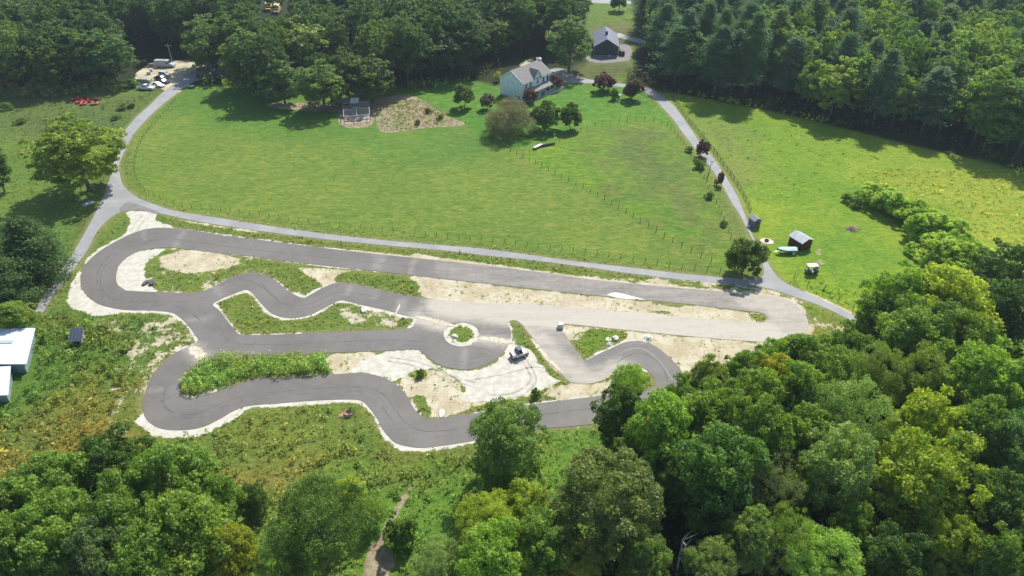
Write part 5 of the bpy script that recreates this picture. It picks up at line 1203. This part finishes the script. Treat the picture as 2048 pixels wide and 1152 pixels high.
# --- utility vehicle in the gravel yard (nose = red end, to the left)
x, y = G(1037, 713); t = tag(empty('utility_vehicle', (x, y, 0), R(205)), 'small white and red off-road utility vehicle parked in the pale gravel yard', 'buggy')
wp = paint('buggy_white', (.78, .79, .80)); rp = paint('buggy_red', (.42, .02, .03)); bk = mat('black_plastic', (.03, .03, .035), .5)
B().box((0, 0, .48), (2.7, 1.15, .22), 0, 1, .05).build('chassis', bk, t)
B().prism([(.55, .5), (1.32, .5), (1.38, .78), (1.22, 1.0), (.62, 1.08)], -.68, .68, inset=lambda z: .08*(z > .9)).build('hood', wp, t); B().prism([(1.25, .5), (1.40, .5), (1.44, .80), (1.30, .98)], -.64, .64).build('nose_panel', rp, t)
for s_ in (-1, 1):
    B().prism([(-.75, .5), (.58, .5), (.62, 1.02), (.3, .95), (-.7, .95)], s_*.70-.05, s_*.70+.05).build('side_panel', wp, t); B().box((1.33, s_*.48, .86), (.10, .24, .14), 0, 1, .03).build('headlight', HEAD, t)
    B().prism([(-.55, .62), (.35, .62), (.35, .84), (-.55, .84)], s_*.76-.012, s_*.76+.012).build('door_graphic', mat('grey_graphic', (.22, .23, .25), .5), t)
B().box((.46, 0, 1.04), (.25, 1.34, .10), 0, 1, .03).build('white_cowl', wp, t)
B().box((-.15, 0, .82), (.5, 1.1, .3), 0, 1, .08).build('seat', bk, t); B().box((-.42, 0, 1.15), (.16, 1.1, .55), 0, .95, .06).build('seat_back', bk, t)
B().prism([(-1.35, .62), (-.62, .62), (-.62, .95), (-1.35, .95)], -.66, .66).build('cargo_bed', wp, t)
cg = B()
for s_ in (-.6, .6):
    cg.tube([(.55, s_, 1.0), (.25, s_*.9, 1.75), (-.45, s_*.9, 1.78), (-.62, s_, .95)], .035, 6)
for xx, zz in ((.25, 1.75), (-.45, 1.78)): cg.bar((xx, -.54, zz), (xx, .54, zz), .06)
cg.build('roll_cage', bk, t); B().box((-.1, 0, 1.80), (.72, 1.02, .04), 0, 1, .01).build('roof', mat('smoked_roof', (.13, .15, .18), .7), t)
B().add([(.53, -.56, 1.1), (.53, .56, 1.1), (.29, .5, 1.7), (.29, -.5, 1.7)], [(0, 1, 2, 3)]).build('windscreen', mat('tinted_screen', (.08, .11, .14), .1, spec=.8), t)
B().tube([(.28, -.25, 1.12), (.20, -.25, 1.2)], .16, 10).build('steering_wheel', bk, t)
for xx in (-.9, .92):
    for s_ in (-1, 1):
        wh = B().cyl((xx, s_*.62, .30), .30, .24, 'y', 16).build('wheel', RUBBER, t); B().cyl((xx, s_*.75, .30), .16, .03, 'y', 10).build('rim', RIM, wh)
B().box((-1.5, .1, .35), (.5, .8, .3), 0, .9, .05).build('rear_hitch', bk, t)

# --- golf cart
x, y = G(1622, 546); t = tag(empty('golf_cart', (x, y, 0), R(6)), 'golf cart with a cream canopy on the grass below the red shed', 'golf cart')
gm = paint('cart_body', (.13, .15, .17)); B().box((0, 0, .36), (2.4, 1.1, .18), 0, 1, .04).build('chassis', bk, t)
B().prism([(.55, .4), (1.2, .4), (1.22, .7), (1.05, .88), (.7, .95), (.55, .7)], -.58, .58).build('front_cowl', gm, t); B().prism([(-1.2, .4), (-.2, .4), (-.25, .7), (-1.15, .78)], -.58, .58).build('rear_body', gm, t)
B().box((-.45, 0, .86), (.5, 1.05, .16), 0, 1, .05).build('seat', mat('cream_seat', (.45, .42, .36), .7), t); B().box((-.75, 0, 1.12), (.12, 1.05, .45), 0, 1, .04).build('seat_back', MATS['cream_seat'], t)
B().box((-.12, 0, 1.9), (2.05, 1.28, .10), 0, .95, .05).build('canopy', mat('cream_canopy', (.74, .70, .66), .5), t)
for xx in (-1.0, .8):
    for s_ in (-.52, .52): B().bar((xx+(.15 if xx > 0 else 0), s_, .7), (xx, s_, 1.86), .045).build('canopy_post', bk, t)
B().add([(.94, -.5, .95), (.94, .5, .95), (.82, .48, 1.8), (.82, -.48, 1.8)], [(0, 1, 2, 3)]).build('windscreen', MATS['tinted_screen'], t); wheels(t, (-.8, .85), 1.15, .23, .2)

# --- covered boat on its trailer
x, y = G(1572, 506); t = tag(empty('boat', (x, y, .0), R(182)), 'small boat with a pale teal cover standing on the grass by the lane', 'boat')
vs = []; fs = []; nS = 9
for i in range(nS):
    a = i/(nS-1); xx = -2.0+4.1*a; w_ = .82*(1-max(0, a-.45)**2*3.0); w_ = max(w_, .03); z0 = .45+.32*a**3; zt = .98+.22*a**2
    for yy, zz in ((0, z0), (-w_*.6, z0+.08), (-w_, z0+.35), (-w_, zt), (-w_*.45, zt+.22*(1-a*.7)), (0, zt+.30*(1-a*.7)), (w_*.45, zt+.22*(1-a*.7)), (w_, zt), (w_, z0+.35), (w_*.6, z0+.08)): vs.append((xx, yy, zz))
hull = B().add([v for v in vs], [(i*10+j, i*10+j+1, i*10+11+j, i*10+10+j) for i in range(nS-1) for j in (0, 1, 2)]+[(i*10+j, i*10+(j+1) % 10, i*10+10+(j+1) % 10, i*10+10+j) for i in range(nS-1) for j in (7, 8, 9)]+[tuple(range(9, -1, -1))]).build('hull', mat('navy_hull', (.05, .09, .13), .35), t)
B().add(vs, [(i*10+j, i*10+j+1, i*10+11+j, i*10+10+j) for i in range(nS-1) for j in (3, 4, 5, 6)]).build('cover', mat('teal_cover', (.40, .56, .58), .6, var=.25, scale=2.5, bump=.06), t)
tl = B(); 
for s_ in (-.5, .5): tl.bar((-1.9, s_, .36), (1.4, s_*.6, .40), .08)
tl.bar((1.4, -.3, .4), (2.6, 0, .42), .07); tl.bar((1.4, .3, .4), (2.6, 0, .42), .07); tl.bar((-1.2, -.85, .3), (-1.2, .85, .3), .08); tl.build('trailer', STEEL, t)
for s_ in (-1, 1):
    wh = B().cyl((-1.2, s_*.88, .27), .27, .18, 'y', 14).build('wheel', mat('white_wheel', (.7, .7, .68), .5), t); B().prism([(-1.6, .5), (-1.5, .62), (-.9, .62), (-.8, .5)], s_*.88-.12, s_*.88+.12).build('mudguard', MATS['white_wheel'], t)
B().box((-2.1, 0, 1.0), (.3, .4, .7), 0, .9, .06).build('outboard_motor', bk, t)

# --- sheds
x, y = G(1603, 501)
sh, _ = gable_house('shed', 'red-brown wooden shed with a pale metal roof', 'shed', (x-.4, y-.3), R(27), 3.0, 3.4, 1.9, 2.5, REDW, ribbed('pale_shed_roof', (.42, .45, .48), .3, 'y', .35, depth=.03), ridge='y', over=.25)
B().box((1.5, -.04, .9), (.9, .06, 1.7)).build('door', mat('shed_door', (.10, .03, .025), .8), sh); B().box((3.03, 1.7, 1.2), (.06, .7, .5)).build('window', GLASS, sh)
x, y = G(1506, 457)
sh, _ = gable_house('hut', 'small weathered grey hut beside the driveway', 'hut', (x, y), R(18), 1.7, 2.0, 1.7, 2.2, mat('grey_boards', (.22, .20, .21), .9, var=.25), mat('grey_felt', (.27, .28, .31), .9), ridge='y', over=.15)
B().box((.9, -.03, 1.1), (.7, .06, .7)).build('window', GLASS, sh); B().box((.9, -.03, .35), (1.1, .05, .5)).build('door', MATS['grey_boards'], sh)
x, y = G(1497, 455); t = tag(B().box((x, y, .3), (.5, .5, .55), 0, .9, .05).build('water_tub', mat('tub', (.55, .62, .62), .5)), 'small pale tub at the foot of the grey hut', 'tub')
# sand ring with a fire bowl
x, y = G(1534, 483); t = tag(empty('fire_pit', (x, y, 0), R(-10)), 'pale oval sand ring around a dark fire bowl beside the lane', 'fire pit')
s_ = B().lathe((0, 0, 0), [(1.45, -.05), (1.4, .10), (1.1, .16), (.6, .08), (0, .05)], 26); s_.v = [(a*(1+.08*math.sin(3*a+b)), b*.85, c) for a, b, c in s_.v]; s_.build('sand_ring', mat('pink_sand', (.66, .56, .45), .95, var=.15), t)
B().lathe((-.1, 0, .05), [(.32, 0), (.5, .32), (.45, .34), (.28, .06), (0, .05)], 18).build('fire_bowl', mat('rusty_bowl', (.09, .06, .05), .8), t)
# brush pile
x, y = G(1703, 459); t = tag(empty('brush_pile', (x, y, 0)), 'heap of dry grey brushwood lying in the right hayfield', 'brush pile'); b_ = B()
rr = random.Random(4)
for i in range(70):
    a = rr.uniform(0, 6.3); q = rr.uniform(0, 1.2); L_ = rr.uniform(.5, 1.1); a2 = rr.uniform(0, 6.3)
    b_.bar((q*1.3*math.cos(a), q*.8*math.sin(a), rr.uniform(.05, .5)), (q*1.3*math.cos(a)+L_*math.cos(a2), q*.8*math.sin(a)+L_*math.sin(a2), rr.uniform(.05, .55)), .05)
b_.build('branches', mat('dry_twigs', (.30, .25, .20), .95, var=.3), t)

# --- white metal roofed buildings at the left edge
def skew_build(name, label, far_l, far_r, near_r, near_l, zf, zn, wall_m, roof_m, cat='building'):
    P_ = [far_l, far_r, near_r, near_l]; Z = [zf, zf, zn, zn]; c = (sum(p[0] for p in P_)/4, sum(p[1] for p in P_)/4)
    t = tag(empty(name, (*c, 0)), label, cat); q = [(p[0]-c[0], p[1]-c[1]) for p in P_]
    ins = [(a*.93, b*.955) for a, b in q]
    B().add([(a, b, -.2) for a, b in ins]+[(a, b, z-.02) for (a, b), z in zip(ins, Z)], [(0, 3, 7, 4), (3, 2, 6, 7), (2, 1, 5, 6), (1, 0, 4, 5)]).build('wall', wall_m, t)
    rf = B().add([(a, b, z) for (a, b), z in zip(q, Z)]+[(a, b, z+.1) for (a, b), z in zip(q, Z)], [(0, 1, 2, 3), (7, 6, 5, 4), (0, 4, 5, 1), (1, 5, 6, 2), (2, 6, 7, 3), (3, 7, 4, 0)]).build('roof', roof_m, t)
    return t, c
MR = ribbed('white_metal_roof', (.62, .68, .72), .6, 'x', .35, depth=.02, dark=.93, var=.05); GW = ribbed('grey_metal_wall', (.25, .30, .33), .4, 'x', .5, depth=.03)
fr, nr = G(71, 657, 2.3), G(53, 729, 2.0)
t, c = skew_build('metal_roofed_building', 'long low building with a bright white metal roof at the left edge', (fr[0]-19, fr[1]), fr, nr, (nr[0]-19, nr[1]), 2.3, 2.0, GW, MR)
sx, sy = G(8, 684, 2.3); zz = 2.0+(sy-nr[1])/(fr[1]-nr[1])*.3
B().box((sx-c[0]-.6, sy-c[1], zz+.16), (4.2, .75, .05)).build('skylight', mat('dull_skylight', (.42, .48, .50), .4), t)
fr, nr = G(22, 733, 1.8), G(17, 791, 1.5)
skew_build('metal_roofed_lean_to', 'lower white roofed lean-to in front of the long white roofed building', (fr[0]-11, fr[1]-.8), fr, nr, (nr[0]-11, nr[1]-.5), 1.8, 1.5, GW, MR, 'lean-to')
# solar hut
x, y = G(159, 686); t = tag(empty('solar_hut', (x, y, 0), R(6)), 'tiny hut with a solar panel roof standing in the weeds', 'hut')
B().add([(-.85, -.6, 0), (.85, -.6, 0), (.85, .75, 0), (-.85, .75, 0), (-.85, -.6, 1.2), (.85, -.6, 1.2), (.85, .75, 2.1), (-.85, .75, 2.1)], [(0, 1, 5, 4), (1, 2, 6, 5), (2, 3, 7, 6), (3, 0, 4, 7), (4, 5, 6, 7)]).build('wall', mat('buff_boards', (.50, .45, .36), .9), t)
B().add([(-1.1, -.9, 1.02), (1.1, -.9, 1.02), (1.1, 1.1, 2.38), (-1.1, 1.1, 2.38), (-1.1, -.93, 1.10), (1.1, -.93, 1.10), (1.1, 1.07, 2.46), (-1.1, 1.07, 2.46)], [(3, 2, 1, 0), (4, 5, 6, 7), (0, 1, 5, 4), (1, 2, 6, 5), (2, 3, 7, 6), (3, 0, 4, 7)]).build('panel_frame', mat('panel_grey', (.22, .24, .27), .5), t)
for i in range(4):
    x0 = -1.05+i*.53; B().add([(x0, -.90, 1.135), (x0+.48, -.90, 1.135), (x0+.48, 1.02, 2.443), (x0, 1.02, 2.443)], [(0, 1, 2, 3)]).build('solar_panel', mat('solar_blue', (.10, .12, .155), .35, spec=.5), t)
B().box((0, -.62, .6), (.9, .05, .8)).build('hatch', DWOOD, t)

# --- timber garden pen
C0, C1, C2, C3 = [Vector((*q, 0)) for q in GP([(690, 249), (741, 243), (738, 205), (686, 208)])]
t = tag(empty('garden_pen', C0), 'timber-framed garden pen with rows of slatted beds beside the pasture', 'pen')
def loc(u, v, z): p = C0.lerp(C1, u).lerp(C3.lerp(C2, u), v)-C0; return (p.x, p.y, z)
for u in (0, .5, 1):
    for v in (0, .33, .66, 1): B().bar(loc(u, v, -.1), loc(u, v, 2.2), .14).build('post', WOOD, t)
fr_ = B()
for v in (.0, .33, .66): fr_.bar(loc(0, v, 2.2), loc(1, v, 2.2), .12)
for u in (0, .5, 1): fr_.bar(loc(u, 0, 2.2), loc(u, 1, 2.2), .12)
fr_.build('top_rails', mat('silvered_rails', (.50, .46, .41), .8), t); sl_ = B()
for i in range(13): v = .12+i*.07; sl_.bar(loc(.02, v, .35+.02*i), loc(.98, v, .35+.02*i), .5, .12)
sl_.build('bed_boards', mat('pale_boards', (.50, .43, .35), .9, var=.25), t); mesh_obj('bed_soil', [loc(0, 0, .06), loc(1, 0, .06), loc(1, 1, .06), loc(0, 1, .06)], [(0, 1, 2, 3)], mat('bed_soil_grey', (.40, .33, .26), .95, var=.3), t)
x, y = G(711, 216); t = tag(empty('coop', (x, y, 0), R(2)), 'pale green small house with a white roof at the back of the garden pen', 'coop')
B().box((0, 0, 1.1), (2.2, 1.6, 2.2)).build('wall', mat('coop_green', (.34, .44, .42), .7), t); B().add([(-1.3, -1.1, 2.1), (1.3, -1.1, 2.1), (1.3, 1, 2.8), (-1.3, 1, 2.8), (-1.3, -1.1, 2.2), (1.3, -1.1, 2.2), (1.3, 1, 2.9), (-1.3, 1, 2.9)], [(3, 2, 1, 0), (4, 5, 6, 7), (0, 1, 5, 4), (1, 2, 6, 5), (2, 3, 7, 6), (3, 0, 4, 7)]).build('roof', TRIM, t)
for xx in (-.6, .1, .7): B().box((xx, -.82, 1.2), (.35, .05, .8)).build('window', GLASS, t)
x, y = G(688, 212); tag(gable_house('hut', 'low grey-roofed hut in the shade left of the garden pen', 'hut', (x-1.2, y-1), R(5), 2.8, 2.4, 1.7, 2.3, DWOOD, mat('grey_felt', (.2, .2, .2)))[0])

# --- house hidden by trees, far house roof
x, y = G(566, 158); t, _ = gable_house('hidden_house', 'brown-roofed house mostly hidden among the big grey-green trees', 'house', (x, y), R(40), 14, 8.5, 4.2, 7.6, mat('cream_wall', (.50, .46, .40), .8), SHINGLE)
B().box((3, -.02, 5.2), (1.9, 1.6, 2.4)).build('dormer', mat('brown_dormer', (.10, .07, .06), .8), t); B().box((3, -.02, 6.5), (2.3, 2.0, .2)).build('dormer_roof', TRIM, t); window(t, (7, 0, 2.2), 1.4, 1.3); window(t, (11, 0, 2.2), 1.4, 1.3)
x, y = G(1486, 62); t, _ = gable_house('far_house', 'grey-roofed house half hidden behind the pines', 'house', (x, y), R(5), 15, 9, 3.6, 7.2, mat('grey_wall', (.45, .46, .46), .8), mat('slate_roof', (.22, .24, .26), .8)); B().box((9, 4.5, 6.4), (1, 1, 4)).build('chimney', TRIM, t); window(t, (4, 0, 2), 1.4, 1.3); window(t, (11, 0, 2), 1.4, 1.3)

# --- stones, blocks, debris
def rock(px, py, r, lab, m_, seed, nm='boulder', cat='boulder', group=None):
    x, y = G(px, py); o = B().blob((0, 0, r[2]*.3), r, seed, 11, 8, .22).build(nm, m_, None); o.location = (x, y, 0); o.rotation_euler = (0, 0, seed); tag(o, lab, cat, group)
rock(1216, 681, (.7, .45, .26), 'flat white boulder, left one of the pair in the green patch by the bend', PALESTONE, 1, group='boulders by the track')
rock(1231, 678, (.55, .5, .42), 'tall pale boulder, right one of the pair in the green patch by the bend', PALESTONE, 2, group='boulders by the track')
rock(1219, 689, (.55, .4, .25), 'half buried small stone just below the pair of white boulders', PALESTONE, 3, group='boulders by the track')
rock(1297, 676, (.85, .75, .30), 'broad flat pale boulder in the sand above the last bend', PALESTONE, 4, group='boulders by the track')
rock(728, 622, (.75, .55, .35), 'pale grey stone half sunk in the grass island', PALESTONE, 5, group='boulders by the track')
rock(909, 673, (.6, .45, .3), 'white stone on the round central island', PALESTONE, 6, group='boulders by the track')
rock(808, 636, (.5, .4, .25), 'white stone at the pointed end of the long grass island', PALESTONE, 7, group='boulders by the track')
rock(884, 828, (.9, .45, .2), 'long white stone in the sand just above the lowest stretch', PALESTONE, 11, group='boulders by the track')
rock(1239, 191, (.9, .5, .4), 'white stone on the lawn between the two purple trees', PALESTONE, 8)
rock(34, 606, (1.0, .7, .3), 'reddish earth mound left of the lane end', mat('red_earth', (.30, .20, .13), .95, var=.2), 9, 'earth_mound', 'mound')
for i, (px, py, r_, lab) in enumerate([(292, 567, (1.0, .5, .35), 'dark heap of broken asphalt on the pale gravel, left one'), (306, 568, (1.1, .6, .4), 'dark heap of broken asphalt against the weeds on the pale gravel')]):
    rock(px, py, r_, lab, mat('broken_asphalt', (.13, .12, .12), .95, var=.3, bump=.05), 20+i, 'rubble_heap', 'rubble')
x, y = G(1121, 655); o = B().box((0, 0, .45), (1.0, .9, .95), R(3), .97, .06).build('concrete_block', mat('white_block', (.72, .70, .64), .8)); o.location = (x, y, 0); tag(o, 'white square concrete block at the inner corner of the branching track', 'block')
x, y = G(121, 530); o = B().box((0, 0, .35), (1.7, .9, .5), R(-8), .95, .05).build('stone_slab', PALESTONE); o.location = (x, y, 0); tag(o, 'white slab lying beside the lane near the dark conifer', 'slab')
x, y = G(88, 562); o = B().box((0, 0, .1), (1.0, .6, .25), R(10), .95, .05).build('stone_slab', CONC); o.location = (x, y, 0); tag(o, 'small grey slab in the weeds at the foot of the dark conifer', 'slab')
x, y = G(79, 627); o = B().box((0, 0, .35), (.9, .8, .7), R(20), .9, .1).build('gate_stone', mat('pink_stone', (.50, .44, .40), .9)); o.location = (x, y, 0); tag(o, 'pale square stone closing the near end of the left lane', 'stone')
x, y = G(67, 618); o = B().box((0, 0, .3), (1.2, .5, .6), R(-30), .9, .05).build('timber_baulk', DWOOD); o.location = (x, y, 0); tag(o, 'dark timber baulk across the near end of the left lane', 'timber')
x, y = G(176, 407); o = B().box((0, 0, .06), (1.6, 2.6, .14), R(-25), .96, .03).build('steel_plate', mat('blue_grey_plate', (.30, .34, .37), .6)); o.location = (x, y, 0); tag(o, 'grey steel plate lying in the shade of the yellow-green tree', 'plate')
x, y = G(697, 829); t = tag(empty('manhole_ring', (x, y, 0)), 'round concrete manhole with a red clay rim in the meadow grass', 'manhole')
B().lathe((0, 0, 0), [(.70, -.1), (.70, .45), (.48, .45), (.48, .1), (0, .1)], 22).build('ring', CONC, t); B().lathe((0, 0, .45), [(.69, 0), (.66, .08), (.52, .08), (.49, 0)], 22).build('clay_rim', mat('clay_red', (.30, .17, .12), .9), t); B().blob((-.6, -.3, .05), (.9, .6, .22), 3).build('spoil', mat('spoil_clay', (.42, .26, .17), .95), t)
# livestock feeder panel by the paddock gate
a, b = G(1068, 299), G(1083, 292); t = tag(empty('livestock_trough', (*a, 0), math.atan2(b[1]-a[1], b[0]-a[0])), 'pale grey livestock trough on the grass beside the paddock gate', 'trough'); d_ = math.dist(a, b)
B().box((d_/2, 0, .45), (d_, .9, .35), 0, 1.1, .04).build('basin', STEEL, t)
for xx in (.2, d_-.2): B().box((xx, 0, .15), (.1, .7, .3)).build('leg', DWOOD, t)
a, b = G(1083, 294), G(1109, 289); t = tag(empty('log', (*a, 0), math.atan2(b[1]-a[1], b[0]-a[0])), 'dark hedge-cloaked log on the paddock line right of the trough', 'log'); d_ = math.dist(a, b)
B().tube([(0, 0, .35), (d_*.5, .1, .4), (d_, 0, .35)], [.3, .34, .25], 9).build('stem', DWOOD, t)
# utility pole by the north wood
for px, py, h_, lab in [(346, 128, 7.0, 'pale grey utility pole at the wood edge behind the cargo van'), (693, 108, 10, 'utility pole in the wood above the garden pen')]:
    x, y = G(px, py); t = tag(empty('utility_pole', (x, y, 0)), lab, 'pole'); B().tube([(0, 0, -.2), (0, 0, h_)], [.17, .11], 8).build('pole', mat('pole_wood', (.35, .33, .30), .9), t); B().box((0, 0, h_-.6), (2.0, .12, .14)).build('cross_arm', WOOD, t)
    for xx in (-.8, 0, .8): B().cyl((xx, 0, h_-.44), .06, .18, n=8).build('insulator', CONC, t)

# --- fences: timber posts as parts, wires as one part
def fence(name, label, line, spacing=2.4, h=1.15, w=.085, rails=0, wires=2, m_=None, group=None):
    pts = smooth(GP(line), 6, False); A = np.array(pts); s = np.r_[0, np.cumsum(np.hypot(*np.diff(A, axis=0).T))]; n = max(2, min(100, int(s[-1]/spacing)+1))
    q = np.linspace(0, s[-1], n); X_ = np.interp(q, s, A[:, 0]); Y_ = np.interp(q, s, A[:, 1]); o0 = (X_[0], Y_[0])
    t = tag(empty(name, (*o0, 0)), label, 'fence', group); rr = random.Random(n); first = None
    for x, y in zip(X_, Y_):
        if first is None: first = B().box((0, 0, h/2-.1), (w, w, h+.2), 0, .92).build('post', m_ or DWOOD, t); p = first
        else: p = first.copy(); COL.objects.link(p); p.parent = t
        p.location = (x-o0[0], y-o0[1], rr.uniform(-.06, .06)); p.rotation_euler = (rr.uniform(-.05, .05), rr.uniform(-.05, .05), rr.uniform(0, .6))
    mb = B()
    for k_ in range(n-1):
        a = (X_[k_]-o0[0], Y_[k_]-o0[1]); b = (X_[k_+1]-o0[0], Y_[k_+1]-o0[1])
        for r_i in range(rails): z = h*(.35+.5*r_i/max(1, rails-1)) if rails > 1 else h*.8; mb.bar((*a, z), (*b, z), .05, .12)
        for w_i in range(wires): z = h*(.3+.62*w_i/max(1, wires-1)); mb.bar((*a, z), (*b, z), .006)
    mb.build('rail' if rails else 'wire', m_ or DWOOD, t)
fence('field_fence', 'long wire fence of dark posts around the mown pasture along the lane', FENCE_MAIN, 2.45)
fence('field_fence', 'wire fence running diagonally between the pasture and the paddock', FENCE_DIAG, 2.5, w=.10)
fence('field_fence', 'short wire fence from the diagonal fence to the trough', FENCE_PAD, 2.0)
fence('field_fence', 'curved wire fence around the top and driveway side of the paddock', FENCE_PAD2, 2.6)
fence('field_fence', 'dark rail fence on the right side of the driveway', FENCE_EAST, 2.7, rails=2, wires=0)
fence('field_fence', 'wire fence between the lower lane and the right field', FENCE_SE, 2.6, wires=2)
fence('garden_fence', 'low fence of pinkish stakes along the near side of the vegetable garden', FENCE_GARDEN, 2.3, h=1.1, m_=mat('pink_stakes', (.36, .26, .21), .9), wires=2)
fence('garden_fence', 'stake fence along the right side of the vegetable garden', FENCE_GARDEN2, 3.0, h=1.0, m_=MATS['pink_stakes'], wires=2)

# --- garden crops
growth('garden_crops', 'rows of low crops and weeds in the vegetable garden', [([(752,212),(835,200),(862,216),(915,246),(850,254),(775,262),(755,240)], 3.5, .3, .26, 1.0, 7)], 8, True)

# --- dead and fallen trees
def dead_tree(px, py, h_, lab, seed, lean=0.0, rz=0, m_=M_PALEBARK, rad=.16):
    x, y = G(px, py); t = empty('dead_tree', (x, y, 0), rz); tag(t, lab, 'dead tree', 'dead trees'); r = random.Random(seed)
    P_ = [Vector((lean*h_*(i/6), r.uniform(-.15, .15)*i, h_*(i/6)*math.sqrt(max(.02, 1-lean*lean))+.1)) for i in range(7)]
    B().tube(P_, [rad*(1-.13*i) for i in range(7)], 6).build('trunk', m_, t)
    for i in range(9):
        k_ = r.randint(2, 5); s0 = P_[k_]; a = r.uniform(0, 6.3); L_ = h_*r.uniform(.15, .32); e = s0+Vector((L_*math.cos(a), L_*math.sin(a), L_*r.uniform(.2, .9))); mb = B().tube([s0, s0.lerp(e, .5)+Vector((0, 0, -.1)), e], [rad*.4, rad*.28, rad*.1], 5)
        for j in range(3): e2 = e.lerp(s0, r.uniform(.1, .5))+Vector((r.uniform(-.6, .6), r.uniform(-.6, .6), r.uniform(.1, .9)))*h_*.09; mb.tube([e.lerp(s0, .4), e2], [rad*.15, rad*.05], 4)
        mb.build('branch', m_, t)
dead_tree(1400, 310, 6.5, 'bare grey leafless tree over the driveway bend', 3)
dead_tree(1417, 350, 4.2, 'small bare leafless tree at the driveway edge', 4)
dead_tree(1352, 1150, 7, 'forked pale dead tree standing in the dark hollow at the bottom', 5)
dead_tree(1545, 1150, 8, 'thin leaning dead trunk left of the bright mound-shaped tree', 6, .35, .3)
dead_tree(1430, 1092, 5, 'short fallen pale trunk in the hollow right of the bronze tree', 7, .8, 2.2)
dead_tree(1464, 1070, 9, 'slim white dead stem right of the deep green dome', 8, .1)
dead_tree(1740, 1130, 6, 'fallen pale trunk on the dark slope right of the bright mound-shaped tree', 9, .85, .6)
dead_tree(78, 128, 13, 'twisted grey dead tree at the wood edge on the upper left', 10, .25, 0)
dead_tree(1592, 560, 2.6, 'small dry sapling at the lane side fence', 11, rad=.05)
dead_tree(1905, 690, 9, 'grey leafless tree in the shade right of the golden-edged tree', 12)
# ================================================================== LIGHT, AIR, CAMERA
SUN_EL, SUN_AZ = R(48), math.atan2(.40, .92)
w = bpy.data.worlds.new('World'); sc.world = w; w.use_nodes = True
nt = w.node_tree; bg = nt.nodes['Background']; sky = nt.nodes.new('ShaderNodeTexSky'); sky.sky_type = 'NISHITA'; sky.sun_disc = False
sky.sun_elevation = SUN_EL; sky.sun_rotation = SUN_AZ; sky.altitude = 100; sky.air_density = 1.0; sky.dust_density = 1.2
nt.links.new(sky.outputs[0], bg.inputs[0]); bg.inputs[1].default_value = SKY
ld = bpy.data.lights.new('sun', 'SUN'); ld.energy = SUNE; ld.angle = R(.53); ld.color = (1, .955, .87)
lo = bpy.data.objects.new('sun', ld); COL.objects.link(lo)
dv = Vector((.40*math.cos(SUN_EL), .92*math.cos(SUN_EL), math.sin(SUN_EL)))
lo.rotation_euler = dv.to_track_quat('Z', 'Y').to_euler(); lo.location = (60, 150, 200)
if HAZE:
    hb = MB().box((0, 750, 42), (6398, 6498, 86)).build('haze', None)
    hm, nt, out = new_mat('air'); nt.links.new(nt.nodes.new('ShaderNodeVolumePrincipled').outputs[0], out.inputs['Volume'])
    pv = [n for n in nt.nodes if n.type == 'PRINCIPLED_VOLUME'][0]; pv.inputs['Color'].default_value = (.70, .86, 1, 1); pv.inputs['Density'].default_value = HAZE; pv.inputs['Anisotropy'].default_value = .2
    hb.data.materials.append(hm); tag(hb, 'thin pale blue summer haze over the whole valley', 'haze', kind='stuff')
cd = bpy.data.cameras.new('camera'); cam = bpy.data.objects.new('camera', cd); COL.objects.link(cam)
cd.sensor_width = 36; cd.lens = F/2048*36; cd.clip_end = 9000; cd.clip_start = .5
cam.location = (0, 0, CH); cam.rotation_euler = (PI/2-PITCH, 0, 0); sc.camera = cam
sc.view_settings.view_transform = 'Standard'; sc.view_settings.look = 'None'; sc.view_settings.exposure = EXPO; sc.view_settings.gamma = 1
sc.cycles.max_bounces = 5; sc.cycles.diffuse_bounces = 3; sc.cycles.transmission_bounces = 3; sc.cycles.transparent_max_bounces = 6; sc.cycles.volume_bounces = 0
sc.cycles.use_denoising = True
